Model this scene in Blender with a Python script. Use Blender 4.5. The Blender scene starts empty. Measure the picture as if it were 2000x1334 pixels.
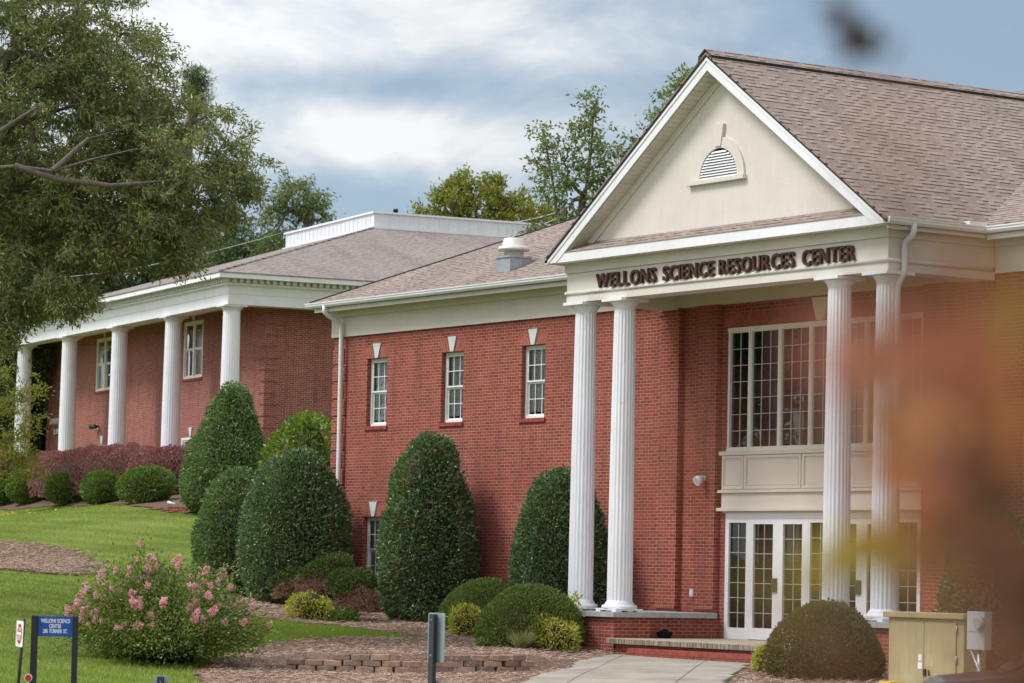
import bpy, bmesh, math, random
import numpy as np
from mathutils import Vector, Matrix
R = math.radians
rng = np.random.default_rng(7)
random.seed(7)
scene = bpy.context.scene
C = scene.collection

# ------------------------------------------------------------------ camera
CAM = np.array((45.15, -35.2, 1.2))
RM = np.array([[0.56317, 0.82607, 0.02121], [-0.04912, 0.05909, -0.99704], [-0.82488, 0.56047, 0.07386]])
FPX = 6085.1
cam_d = bpy.data.cameras.new('camera')
cam = bpy.data.objects.new('camera', cam_d)
C.objects.link(cam)
cam_d.sensor_width = 36
cam_d.lens = FPX / 2000 * 36
cam_d.clip_start = 0.05
cam_d.clip_end = 3000
M3 = Matrix((RM[0], -RM[1], -RM[2])).transposed()
cam.matrix_world = Matrix.Translation(CAM) @ M3.to_4x4()
cam_d.dof.use_dof = True
cam_d.dof.focus_distance = 63
cam_d.dof.aperture_fstop = 3.2
scene.camera = cam

def at(px, py, dist):
    """point of the site seen at a photo pixel (2000 px wide), at a given depth from the camera"""
    d = RM.T @ np.array(((px - 1000) / FPX, (py - 667) / FPX, 1.0))
    return d * dist + CAM
U = np.array((.563, .826, 0)); U /= np.linalg.norm(U)      # sideways across the view
V = np.array((-.826, .563, 0)); V /= np.linalg.norm(V)     # away from the camera

# ------------------------------------------------------------------ sky and sun
SUN_EL, SUN_AZ = R(52), R(205)      # azimuth clockwise from +Y
SUN_DIR = Vector((math.sin(SUN_AZ) * math.cos(SUN_EL), math.cos(SUN_AZ) * math.cos(SUN_EL), math.sin(SUN_EL)))
world = bpy.data.worlds.new('World'); scene.world = world; world.use_nodes = True
wt = world.node_tree; wt.nodes.clear()
def wn(t, **k):
    n = wt.nodes.new(t)
    for a, b in k.items(): setattr(n, a, b)
    return n
def wmath(op, a, b=None, clamp=False):
    n = wn('ShaderNodeMath', operation=op, use_clamp=clamp)
    for i, x in enumerate((a, b)):
        if x is None: continue
        if isinstance(x, (int, float)): n.inputs[i].default_value = x
        else: wt.links.new(x, n.inputs[i])
    return n.outputs[0]
tc = wn('ShaderNodeTexCoord'); sep = wn('ShaderNodeSeparateXYZ'); wt.links.new(tc.outputs['Generated'], sep.inputs[0])
az = wmath('ARCTAN2', sep.outputs[0], sep.outputs[1]); el = wmath('ARCSINE', sep.outputs[2])
comb = wn('ShaderNodeCombineXYZ'); wt.links.new(az, comb.inputs[0]); wt.links.new(wmath('MULTIPLY', el, 2.1), comb.inputs[1])
def wnoise(scale, detail, rough, w):
    n = wn('ShaderNodeTexNoise', noise_dimensions='4D'); n.inputs['Scale'].default_value = scale; n.inputs['Detail'].default_value = detail
    n.inputs['Roughness'].default_value = rough; n.inputs['W'].default_value = w; n.inputs['Distortion'].default_value = .5
    wt.links.new(comb.outputs[0], n.inputs['Vector']); return n.outputs[0]
def blob(a0, e0, sa, se, amp):
    a = wmath('DIVIDE', wmath('SUBTRACT', az, R(a0)), R(sa)); e = wmath('DIVIDE', wmath('SUBTRACT', el, R(e0)), R(se))
    q = wmath('ADD', wmath('MULTIPLY', a, a), wmath('MULTIPLY', e, e))
    return wmath('MULTIPLY', wmath('EXPONENT', wmath('MULTIPLY', q, -1.0)), amp)
cover = wmath('ADD', wmath('MULTIPLY', wnoise(13.0, 7, .6, 1.3), 1.35), -.20)
for b in ((-56.0, 9.9, 4.0, .8, .30), (-58.0, 7.95, 2.8, .62, .42), (-61.8, 9.3, 2.6, 1.8, .16), (-48.5, 9.8, 4.2, 3.2, -.50), (-58.6, 6.75, 2.1, .62, -.42), (-57.6, 8.85, 3.0, .36, -.24), (-53.6, 9.0, 1.6, .5, -.12), (-60.6, 8.7, 1.2, .5, -.10), (-59.6, 10.0, 1.6, .35, -.10)):
    cover = wmath('ADD', cover, blob(*b))
# further round the sky (behind the camera) it is mostly cloud
cover = wmath('ADD', cover, wmath('MULTIPLY', wmath('SMOOTH_MIN', wmath('ABSOLUTE', wmath('ADD', az, R(56))), 1.0), .25))
ramp = wn('ShaderNodeValToRGB'); wt.links.new(cover, ramp.inputs[0])
ramp.color_ramp.elements[0].position = .26; ramp.color_ramp.elements[0].color = (.42, .42, .42, 1)
ramp.color_ramp.elements[1].position = .74; ramp.color_ramp.elements[1].color = (1, 1, 1, 1)
cl = wn('ShaderNodeValToRGB'); wt.links.new(wmath('ADD', wmath('MULTIPLY', wnoise(16, 6, .58, 6.1), .70), wmath('MULTIPLY', cover, .55)), cl.inputs[0])
cl.color_ramp.elements[0].position = .44; cl.color_ramp.elements[0].color = (2.9, 3.3, 3.8, 1)
cl.color_ramp.elements[1].position = .84; cl.color_ramp.elements[1].color = (5.6, 5.75, 5.85, 1)
sky = wn('ShaderNodeTexSky', sky_type='NISHITA', sun_disc=False); sky.sun_elevation = SUN_EL; sky.sun_rotation = SUN_AZ
sky.altitude = 200; sky.air_density = 1.0; sky.dust_density = .6; sky.ozone_density = 1.5
hsv = wn('ShaderNodeMixRGB', blend_type='MULTIPLY'); hsv.inputs[0].default_value = 1; hsv.inputs[2].default_value = (.60, .675, .70, 1)
wt.links.new(sky.outputs[0], hsv.inputs[1])
mix = wn('ShaderNodeMixRGB'); wt.links.new(ramp.outputs[0], mix.inputs[0]); wt.links.new(hsv.outputs[0], mix.inputs[1]); wt.links.new(cl.outputs[0], mix.inputs[2])
# cloud glows more on the sun's side of the sky
dsun = wn('ShaderNodeVectorMath', operation='DOT_PRODUCT'); wt.links.new(tc.outputs['Generated'], dsun.inputs[0]); dsun.inputs[1].default_value = SUN_DIR
glow = wmath('ADD', wmath('MULTIPLY', wmath('MAXIMUM', wmath('ADD', dsun.outputs['Value'], .25), 0.0), .85), 1.0)
gm = wn('ShaderNodeVectorMath', operation='SCALE'); wt.links.new(mix.outputs[0], gm.inputs[0]); wt.links.new(glow, gm.inputs['Scale'])
bg = wn('ShaderNodeBackground'); bg.inputs[1].default_value = .1; wt.links.new(gm.outputs[0], bg.inputs[0])
wo = wn('ShaderNodeOutputWorld'); wt.links.new(bg.outputs[0], wo.inputs[0])
sl = bpy.data.lights.new('sun', 'SUN'); sl.energy = 2.1; sl.angle = R(18); sl.color = (1, .98, .955)
so = bpy.data.objects.new('sun', sl); C.objects.link(so); so.rotation_euler = SUN_DIR.to_track_quat('Z', 'Y').to_euler()
scene.view_settings.view_transform = 'Standard'; scene.view_settings.look = 'None'; scene.view_settings.exposure = 0.42; scene.view_settings.gamma = 1
scene.cycles.use_denoising = True
scene.cycles.max_bounces = 6; scene.cycles.transparent_max_bounces = 8; scene.cycles.diffuse_bounces = 3; scene.cycles.glossy_bounces = 3
scene.cycles.caustics_reflective = False; scene.cycles.caustics_refractive = False

# ------------------------------------------------------------------ materials
class NT:
    def __init__(s, name):
        s.m = bpy.data.materials.new(name); s.m.use_nodes = True; s.t = s.m.node_tree; s.t.nodes.clear()
        s.out = s.n('ShaderNodeOutputMaterial')
    def n(s, t, ins=None, **k):
        nd = s.t.nodes.new(t)
        for a, b in k.items(): setattr(nd, a, b)
        for a, b in (ins or {}).items(): s.set(nd.inputs[a], b)
        return nd
    def set(s, sock, v):
        if hasattr(v, 'is_linked') or isinstance(v, bpy.types.NodeSocket): s.t.links.new(v, sock)
        else: sock.default_value = v
    def math(s, op, a, b=0.0, clamp=False):
        nd = s.n('ShaderNodeMath', operation=op, use_clamp=clamp); s.set(nd.inputs[0], a); s.set(nd.inputs[1], b); return nd.outputs[0]
    def mix(s, f, a, b, mode='MIX'):
        nd = s.n('ShaderNodeMixRGB', blend_type=mode); s.set(nd.inputs[0], f); s.set(nd.inputs[1], a); s.set(nd.inputs[2], b); return nd.outputs[0]
    def ramp(s, f, stops, interp='LINEAR'):
        nd = s.n('ShaderNodeValToRGB'); s.set(nd.inputs[0], f); cr = nd.color_ramp; cr.interpolation = interp
        while len(cr.elements) < len(stops): cr.elements.new(.5)
        for e, (p, c) in zip(cr.elements, stops): e.position = p; e.color = (*c, 1) if len(c) == 3 else c
        return nd.outputs[0]
    def noise(s, vec, scale, detail=3, rough=.5, dist=0):
        nd = s.n('ShaderNodeTexNoise', {'Scale': scale, 'Detail': detail, 'Roughness': rough, 'Distortion': dist})
        if vec is not None: s.set(nd.inputs['Vector'], vec)
        return nd.outputs[0]
    def vec(s, kind='UV'):
        return s.n('ShaderNodeTexCoord').outputs[kind]
    def mapping(s, v, scale=(1, 1, 1), loc=(0, 0, 0), rot=(0, 0, 0)):
        return s.n('ShaderNodeMapping', {'Vector': v, 'Scale': scale, 'Location': loc, 'Rotation': rot}).outputs[0]
    def bump(s, h, dist=.01, strength=1.0):
        return s.n('ShaderNodeBump', {'Height': h, 'Distance': dist, 'Strength': strength}).outputs[0]
    def principled(s, col, rough=.6, spec=.3, metal=0, normal=None):
        p = s.n('ShaderNodeBsdfPrincipled', {'Base Color': col, 'Roughness': rough, 'Metallic': metal})
        if 'Specular IOR Level' in p.inputs: p.inputs['Specular IOR Level'].default_value = spec
        if normal is not None: s.set(p.inputs['Normal'], normal)
        s.p = p; return p.outputs[0]
    def done(s, sh):
        s.t.links.new(sh, s.out.inputs[0]); return s.m

def c4(c): return (*c, 1)
def plain(name, col, rough=.6, spec=.3, metal=0, var=.12, scale=3.0, bump=0, bscale=40, streak=0):
    k = NT(name); v = k.vec('Object')
    nz = k.noise(v, scale, 5, .6)
    a = tuple(x * (1 - var) for x in col); b = tuple(min(1, x * (1 + var)) for x in col)
    cc = k.ramp(nz, [(.3, a), (.7, b)])
    if streak:
        st = k.noise(k.mapping(v, (6, 6, .5)), 4, 4, .6)
        cc = k.mix(k.ramp(st, [(.5, (0, 0, 0)), (.72, (streak,) * 3)]), cc, c4(tuple(x * .45 for x in col)))
    nrm = k.bump(k.noise(v, bscale, 4, .6), bump) if bump else None
    return k.done(k.principled(cc, rough, spec, metal, nrm))

def brick(name, c1, c2, mortar, w=.2032, h=.0677, ms=.0105, soldier=False, rough=.85, stain=.35):
    k = NT(name); uv = k.vec('UV')
    if soldier: uv = k.mapping(uv, rot=(0, 0, R(90)))
    wob = k.noise(uv, 9, 2)
    b = k.n('ShaderNodeTexBrick', {'Vector': uv, 'Color1': c4(c1), 'Color2': c4(c2), 'Mortar': c4(mortar), 'Scale': 1.0, 'Mortar Size': ms / 2, 'Mortar Smooth': .15,
                                   'Bias': -.15, 'Brick Width': w, 'Row Height': h})
    b.offset = 0 if soldier else .5
    big = k.noise(uv, .55, 4, .55)
    col = k.mix(k.ramp(big, [(.38, (0, 0, 0)), (.75, (stain,) * 3)]), b.outputs[0], c4(tuple(x * .72 for x in c1)))
    run = k.noise(k.mapping(uv, (2.2, .22, 1)), 2.0, 5, .6)
    col = k.mix(k.ramp(run, [(.48, (0, 0, 0)), (.72, (.42,) * 3)]), col, c4((.10, .055, .045)))
    pale = k.noise(uv, 1.7, 6, .7)
    col = k.mix(k.ramp(pale, [(.62, (0, 0, 0)), (.8, (.16,) * 3)]), col, (.60, .48, .42, 1))
    fine = k.noise(uv, 55, 3, .6)
    col = k.mix(.5, col, k.mix(1, col, k.ramp(fine, [(.2, (.55, .55, .55)), (.8, (1.4, 1.38, 1.35))]), 'MULTIPLY'))
    nb = k.bump(k.math('SUBTRACT', k.math('MULTIPLY', fine, .25), b.outputs[1]), .008, .9)
    return k.done(k.principled(col, rough, .2, 0, nb))

def shingle(name, cols, rowh=.145, wid=.135, dark=(.05, .04, .037)):
    k = NT(name); uv = k.vec('UV')
    b = k.n('ShaderNodeTexBrick', {'Vector': uv, 'Color1': (0, 0, 0, 1), 'Color2': (1, 1, 1, 1), 'Mortar': (.5, .5, .5, 1), 'Scale': 1.0, 'Mortar Size': .002, 'Brick Width': wid, 'Row Height': rowh})
    b.offset = .43; b.offset_frequency = 2; b.squash = 1.0
    sepx = k.n('ShaderNodeSeparateXYZ', {0: uv}).outputs
    fr = k.math('FRACT', k.math('DIVIDE', sepx[1], rowh))           # 0 at the butt of each course
    edge = k.ramp(fr, [(0, (1, 1, 1)), (.24, (1, 1, 1)), (.36, (0, 0, 0))])
    tabs = k.ramp(b.outputs[0], [(0.0, (.05,) * 3), (.46, (.10,) * 3), (.54, (1,) * 3)])
    tone = k.ramp(k.math('ADD', k.math('MULTIPLY', b.outputs[0], .75), k.math('MULTIPLY', k.noise(uv, 1.1, 4), .3)), [(.0, cols[0]), (.55, cols[1]), (1.0, cols[2])])
    old = k.noise(k.mapping(uv, (.9, .16, 1)), 1.3, 5, .6)
    tone = k.mix(1, tone, k.ramp(old, [(.3, (.80, .79, .79)), (.5, (1, 1, 1)), (.72, (1.16, 1.14, 1.11))]), 'MULTIPLY')
    grit = k.noise(uv, 120, 2, .7)
    tone = k.mix(1, tone, k.ramp(grit, [(.25, (.75,) * 3), (.75, (1.22,) * 3)]), 'MULTIPLY')
    col = k.mix(k.math('MULTIPLY', edge, tabs), tone, c4(dark))
    hgt = k.math('ADD', k.math('MULTIPLY', fr, -.8), k.math('MULTIPLY', b.outputs[0], .5))
    return k.done(k.principled(col, .9, .15, 0, k.bump(hgt, .012, .8)))

def leafmat(name, stops, rough=.42, trans=.3, spec=.4, cs=.9):
    k = NT(name)
    rnd = k.n('ShaderNodeNewGeometry').outputs['Random Per Island']
    clump = k.noise(k.vec('Object'), cs, 3)
    f = k.math('ADD', k.math('MULTIPLY', rnd, .72), k.math('MULTIPLY', clump, .4))
    col = k.ramp(f, [(p, c) for p, c in stops])
    p = k.principled(col, rough, spec)
    t = k.n('ShaderNodeBsdfTranslucent', {'Color': k.mix(1, col, (1.25, 1.35, .75, 1), 'MULTIPLY')}).outputs[0]
    m = k.n('ShaderNodeMixShader', {0: trans, 1: p, 2: t}).outputs[0]
    return k.done(m)

BR = brick('red_brick', (.375, .084, .058), (.215, .046, .037), (.50, .38, .30), ms=.010, stain=.45)
BRS = brick('rowlock_brick', (.345, .078, .062), (.26, .055, .046), (.42, .31, .24), w=.2032, h=.0677, soldier=True)
BRL = brick('library_brick', (.35, .105, .085), (.22, .064, .055), (.55, .38, .32), ms=.0125, stain=.2)
STUCCO = plain('cream_stucco', (.69, .635, .59), .9, .15, var=.05, scale=1.2, bump=.006, bscale=60, streak=.09)
STUCCO2 = plain('cream_panel', (.69, .62, .555), .8, .2, var=.05, scale=1.5, bump=.002, bscale=60)
WHITE = plain('white_trim_paint', (.82, .815, .855), .45, .4, var=.05, scale=2, streak=.10)
def mk_colw():
    k = NT('white_column_paint'); v = k.vec('Object'); n = k.noise(v, 1.5, 5, .6)
    c = k.ramp(n, [(.3, (.76, .76, .81)), (.7, (.84, .84, .89))])
    sp = k.n('ShaderNodeTexVoronoi', {'Vector': k.mapping(v, (1, 1, .55)), 'Scale': 11}).outputs[0]
    where = k.ramp(k.noise(k.mapping(v, (1.4, 1.4, .35)), 1.6, 3), [(.55, (0,) * 3), (.66, (1,) * 3)])
    c = k.mix(k.math('MULTIPLY', k.ramp(sp, [(.10, (1,) * 3), (.16, (0,) * 3)]), where), c, (.16, .15, .14, 1))
    st = k.noise(k.mapping(v, (7, 7, .35)), 3, 5, .6)
    c = k.mix(k.ramp(st, [(.52, (0,) * 3), (.75, (.22,) * 3)]), c, (.50, .48, .46, 1))
    return k.done(k.principled(c, .45, .35))
COLW = mk_colw()
VINYL = plain('white_vinyl', (.80, .82, .83), .35, .45, var=.03)
CREAMW = plain('ivory_window_paint', (.79, .77, .74), .45, .4, var=.05)
SOFF = plain('portico_ceiling', (.62, .54, .43), .75, .2, var=.06)
STONE = plain('cast_stone', (.40, .41, .42), .8, .2, var=.18, scale=4, bump=.004)
KEYST = plain('pale_keystone', (.60, .64, .67), .75, .2, var=.06, scale=6, bump=.002)
GUTW = plain('gutter_enamel', (.76, .77, .79), .35, .45, var=.06, scale=1.5, streak=.12)
DARK = plain('dark_gap', (.012, .011, .012), .9, .1)
DRIP_AND_SHADOW = plain('drip_edge_and_ridge_shadow', (.03, .026, .025), .7, .2)
BRONZE = plain('brown_metal_letters', (.085, .038, .033), .5, .35, metal=.35, var=.3, scale=9)
GALV = plain('galvanised_metal', (.42, .46, .50), .45, .4, metal=.6, var=.2, scale=5, streak=.4)
DOMEM = plain('weathered_aluminium', (.66, .63, .60), .5, .35, metal=.3, var=.1, scale=6)
PANELW = plain('white_metal_panel', (.74, .755, .79), .4, .4, var=.06, scale=2, streak=.25)
SHG = shingle('brown_shingles', ((.225, .175, .152), (.295, .232, .205), (.37, .298, .265)))
SHL = shingle('grey_brown_shingles', ((.225, .19, .175), (.30, .258, .238), (.39, .335, .312)))
BLACKM = plain('black_powder_coat', (.018, .02, .028), .5, .35, var=.25, scale=20)
CURT = plain('curtain_cloth', (.30, .27, .25), .9, .1, var=.15)
BLIND = plain('blind_slats', (.82, .84, .86), .6, .3, var=.05)
TAN = plain('tan_cabinet_enamel', (.42, .345, .19), .5, .35, var=.12, scale=2.5, streak=.25)
GREYE = plain('grey_meter_enamel', (.55, .58, .62), .45, .4, var=.08)

def mk_bark(name, col):
    k = NT(name); v = k.vec('Object'); n = k.noise(k.mapping(v, (1, 1, .25)), 14, 5, .65)
    return k.done(k.principled(k.ramp(n, [(.3, tuple(x * .5 for x in col)), (.7, col)]), .9, .15, 0, k.bump(n, .03)))
BARK = mk_bark('grey_bark', (.21, .175, .145))
BARKD = mk_bark('dark_bark', (.09, .07, .055))
TWIG_AND_SHADE = mk_bark('twig_bark_and_shade_core', (.07, .052, .036))

def mk_glass(name, tint=(.9, .95, .95), refl=1.35):
    k = NT(name)
    f = k.n('ShaderNodeFresnel', {'IOR': 1.52}).outputs[0]
    f = k.math('MULTIPLY', f, refl, True)
    g = k.n('ShaderNodeBsdfGlossy', {'Color': (.95, .97, 1, 1), 'Roughness': .01,
            'Normal': k.bump(k.noise(k.vec('Object'), 1.3, 2), .004, .5)}).outputs[0]
    t = k.n('ShaderNodeBsdfTransparent', {'Color': c4(tint)}).outputs[0]
    return k.done(k.n('ShaderNodeMixShader', {0: f, 1: t, 2: g}).outputs[0])
GLASS = mk_glass('window_glass', (.93, .95, .96), 1.9)
GLASSD = mk_glass('tinted_glass', (.26, .29, .31), .8)
MUNT = plain('muntin_paint', (.52, .53, .55), .5, .3)

def mk_concrete(name, col, stainy=0, joints=False):
    k = NT(name); v = k.vec('Object'); n = k.noise(v, 1.2, 6, .6); f = k.noise(v, 60, 3, .6)
    c = k.ramp(n, [(.3, tuple(x * .72 for x in col)), (.55, col), (.8, tuple(x * 1.15 for x in col))])
    c = k.mix(.5, c, k.mix(1, c, k.ramp(f, [(.2, (.7,) * 3), (.8, (1.25,) * 3)]), 'MULTIPLY'))
    if stainy:
        st = k.noise(k.mapping(v, (14, 14, .8)), 3, 5, .7)
        side = k.math('ABSOLUTE', k.n('ShaderNodeSeparateXYZ', {0: k.vec('Normal')}).outputs[2])
        c = k.mix(k.math('MULTIPLY', k.ramp(st, [(.38, (0,) * 3), (.6, (.85,) * 3)]), k.math('SUBTRACT', 1.0, side, True)), c, (.045, .042, .038, 1))
    if not stainy and joints:
        s3 = k.n('ShaderNodeSeparateXYZ', {0: v}).outputs
        for a, b in ((.74, -.67), (.67, .74)):
            f_ = k.math('FRACT', k.math('DIVIDE', k.math('ADD', k.math('MULTIPLY', s3[0], a), k.math('MULTIPLY', s3[1], b)), 1.7)); c = k.mix(k.ramp(f_, [(.012, (.8,) * 3), (.02, (0,) * 3)]), c, (.07, .06, .05, 1))
        c = k.mix(k.ramp(k.noise(v, .7, 6, .7), [(.52, (0,) * 3), (.7, (.45,) * 3)]), c, (.17, .15, .125, 1))
    return k.done(k.principled(c, .9, .15, 0, k.bump(f, .004)))
CONC = mk_concrete('walk_concrete', (.36, .325, .28), 0, True)
SLAB = mk_concrete('porch_concrete', (.42, .36, .28), 1)
ASPH = mk_concrete('asphalt', (.06, .06, .06))

def mk_ground():
    k = NT('lawn_soil'); v = k.vec('Object')
    n = k.noise(v, .35, 5, .6); f = k.noise(v, 9, 4, .7); g = k.noise(k.mapping(v, (1, 1, 1), rot=(0, 0, R(56))), 45, 3, .7)
    c = k.ramp(n, [(.3, (.11, .155, .028)), (.5, (.165, .215, .040)), (.66, (.21, .25, .06)), (.8, (.30, .28, .10))])
    st = k.n('ShaderNodeTexWave', {'Vector': k.mapping(v, rot=(0, 0, R(70))), 'Scale': .28, 'Distortion': 1.5, 'Detail': 2}).outputs[1]
    c = k.mix(.55, c, k.mix(1, c, k.ramp(st, [(.3, (.86,) * 3), (.7, (1.15, 1.12, 1.1))]), 'MULTIPLY'))
    c = k.mix(.6, c, k.mix(1, c, k.ramp(f, [(.25, (.6,) * 3), (.8, (1.35,) * 3)]), 'MULTIPLY'))
    c = k.mix(.5, c, k.mix(1, c, k.ramp(g, [(.25, (.6,) * 3), (.8, (1.35,) * 3)]), 'MULTIPLY'))
    return k.done(k.principled(c, .9, .1, 0, k.bump(g, .03)))
LAWN = mk_ground()
def mk_mulch(name, a, b, c_):
    k = NT(name); v = k.vec('Object'); n = k.noise(v, .8, 5, .6); f = k.noise(v, 26, 5, .75, 1.5)
    c = k.ramp(k.math('ADD', k.math('MULTIPLY', f, .75), k.math('MULTIPLY', n, .25)), [(.3, a), (.5, b), (.7, c_)])
    return k.done(k.principled(c, .95, .1, 0, k.bump(f, .05)))
MULCH = mk_mulch('pine_straw_bed', (.13, .075, .058), (.29, .19, .155), (.44, .32, .265))
DIRT = mk_mulch('leaf_litter', (.11, .06, .04), (.20, .125, .09), (.28, .19, .145))
def mk_block():
    k = NT('split_face_block'); v = k.vec('Object'); r = k.n('ShaderNodeNewGeometry').outputs['Random Per Island']
    n = k.noise(v, 6, 5, .7)
    c = k.ramp(k.math('ADD', k.math('MULTIPLY', r, .28), k.math('MULTIPLY', n, .72)), [(.28, (.12, .095, .08)), (.45, (.29, .21, .17)), (.58, (.42, .26, .185)), (.75, (.48, .37, .31))])
    return k.done(k.principled(c, .9, .15, 0, k.bump(k.noise(v, 22, 5, .7), .03)))
BLOCK = mk_block()

# ------------------------------------------------------------------ objects, parts, meshes
def tag(o, label=None, cat=None, group=None, kind=None):
    if label: o['label'] = label
    if cat: o['category'] = cat
    if group: o['group'] = group
    if kind: o['kind'] = kind
    return o
def thing(name, label, cat, loc=(0, 0, 0), rotz=0, group=None):
    o = bpy.data.objects.new(name, None); C.objects.link(o); o.location = loc; o.rotation_euler = (0, 0, rotz); o.empty_display_size = .3
    return tag(o, label, cat, group)
def link(name, me, mat, parent=None):
    if mat is not None and len(me.materials) == 0: me.materials.append(mat)
    o = bpy.data.objects.new(name, me); C.objects.link(o)
    if parent is not None: o.parent = parent
    return o
def copy_tree(o, parent=None):
    c = o.copy(); C.objects.link(c)
    c.parent = parent
    for ch in list(o.children): copy_tree(ch, c)
    return c

class MB:
    def __init__(s, off=(0, 0, 0)): s.v = []; s.f = []; s.off = off; s.smooth = []
    def add(s, vs, fs, smooth=False):
        b = len(s.v); s.v += [tuple(x) for x in vs]; s.f += [tuple(i + b for i in f) for f in fs]; s.smooth += [smooth] * len(fs); return s
    def quad(s, *p): return s.add(p, [tuple(range(len(p)))])
    def box(s, x0, x1, y0, y1, z0, z1):
        v = [(x0, y0, z0), (x1, y0, z0), (x1, y1, z0), (x0, y1, z0), (x0, y0, z1), (x1, y0, z1), (x1, y1, z1), (x0, y1, z1)]
        return s.add(v, [(0, 3, 2, 1), (4, 5, 6, 7), (0, 1, 5, 4), (1, 2, 6, 5), (2, 3, 7, 6), (3, 0, 4, 7)])
    def prism(s, poly, y0, y1, plane='xz'):
        n = len(poly)
        if plane == 'xz': A = [(a, y0, b) for a, b in poly]; B = [(a, y1, b) for a, b in poly]
        elif plane == 'yz': A = [(y0, a, b) for a, b in poly]; B = [(y1, a, b) for a, b in poly]
        else: A = [(a, b, y0) for a, b in poly]; B = [(a, b, y1) for a, b in poly]
        fs = [tuple(range(n)), tuple(range(2 * n - 1, n - 1, -1))] + [(i, i + n, (i + 1) % n + n, (i + 1) % n) for i in range(n)]
        return s.add(A + B, fs)
    def tube(s, pts, rad, n=8, cap=True):
        pts = [np.array(p, float) for p in pts]; m = len(pts)
        if not hasattr(rad, '__len__'): rad = [rad] * m
        vs = []; prev = None
        for i, p in enumerate(pts):
            d = pts[min(i + 1, m - 1)] - pts[max(i - 1, 0)]; d = d / (np.linalg.norm(d) + 1e-9)
            a = np.cross(d, (0, 0, 1.0)) if prev is None else prev - d * np.dot(prev, d)
            if np.linalg.norm(a) < 1e-4: a = np.cross(d, (1.0, 0, 0))
            a /= np.linalg.norm(a); prev = a; b = np.cross(d, a)
            for k in range(n):
                t = 2 * math.pi * k / n; vs.append(p + rad[i] * (math.cos(t) * a + math.sin(t) * b))
        fs = [(i * n + k, i * n + (k + 1) % n, (i + 1) * n + (k + 1) % n, (i + 1) * n + k) for i in range(m - 1) for k in range(n)]
        s.add(vs, fs, True)
        if cap: s.f += [tuple(len(s.v) - n + k for k in range(n)), tuple(len(s.v) - n * m + k for k in range(n - 1, -1, -1))]; s.smooth += [False, False]
        return s
    def lathe(s, prof, cx=0, cy=0, n=24, cap=True, flutes=0, depth=0):
        vs = []
        for r, z in prof:
            for k in range(n):
                t = 2 * math.pi * k / n; rr = r
                if flutes:
                    ph = (k * flutes / n) % 1.0; rr = r - depth * (max(0, math.sin(math.pi * (ph - .12) / .76)) if .12 < ph < .88 else 0)
                vs.append((cx + rr * math.cos(t), cy + rr * math.sin(t), z))
        fs = [(i * n + k, i * n + (k + 1) % n, (i + 1) * n + (k + 1) % n, (i + 1) * n + k) for i in range(len(prof) - 1) for k in range(n)]
        s.add(vs, fs, not flutes)
        if cap: s.f += [tuple(len(s.v) - n + k for k in range(n))]; s.smooth += [False]
        return s
    def wall(s, x0, x1, z0, z1, y, holes=(), rev=.1, plane='xz', flip=False):
        """vertical wall face with rectangular openings and their reveals (towards +y, or towards -x for plane yz)"""
        xs = sorted({x0, x1, *[h[0] for h in holes], *[h[1] for h in holes]}); zs = sorted({z0, z1, *[h[2] for h in holes], *[h[3] for h in holes]})
        P = (lambda a, d, b: (a, y + d, b)) if plane == 'xz' else (lambda a, d, b: (y - d, a, b))
        for i in range(len(xs) - 1):
            for j in range(len(zs) - 1):
                mx, mz = (xs[i] + xs[i + 1]) / 2, (zs[j] + zs[j + 1]) / 2
                if any(h[0] < mx < h[1] and h[2] < mz < h[3] for h in holes): continue
                s.quad(P(xs[i], 0, zs[j]), P(xs[i + 1], 0, zs[j]), P(xs[i + 1], 0, zs[j + 1]), P(xs[i], 0, zs[j + 1]))
        for a, b, c, d in holes:
            s.quad(P(a, 0, c), P(a, 0, d), P(a, rev, d), P(a, rev, c)); s.quad(P(b, 0, c), P(b, rev, c), P(b, rev, d), P(b, 0, d))
            s.quad(P(a, 0, d), P(b, 0, d), P(b, rev, d), P(a, rev, d)); s.quad(P(a, 0, c), P(a, rev, c), P(b, rev, c), P(b, 0, c))
        return s
    def build(s, name, mat, parent=None, bevel=0):
        me = bpy.data.meshes.new(name)
        o = np.array(s.off, float); vs = np.array(s.v, float) - o
        me.from_pydata(vs.tolist(), [], s.f)
        me.polygons.foreach_set('use_smooth', s.smooth)
        uvl = me.uv_layers.new(name='UVMap'); data = np.zeros(len(me.loops) * 2)
        co = np.array(s.v, float)
        for p in me.polygons:
            n = p.normal
            if abs(n.z) < .08: t = Vector((-n.y, n.x, 0)).normalized(); w = Vector((0, 0, 1))
            elif abs(n.z) > .985: t = Vector((1, 0, 0)); w = Vector((0, 1, 0))
            else: t = Vector((-n.y, n.x, 0)).normalized(); w = n.cross(t)
            if abs(n.z) < .08 and (t.x + t.y) < 0 and abs(abs(t.x) - abs(t.y)) > .2: t = -t
            for li in p.loop_indices:
                q = co[me.loops[li].vertex_index]
                data[2 * li] = q[0] * t.x + q[1] * t.y + q[2] * t.z; data[2 * li + 1] = q[0] * w.x + q[1] * w.y + q[2] * w.z
        uvl.data.foreach_set('uv', data)
        ob = link(name, me, mat, parent)
        if bevel:
            md = ob.modifiers.new('bevel', 'BEVEL'); md.width = bevel; md.segments = 2; md.limit_method = 'ANGLE'
        return ob

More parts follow.
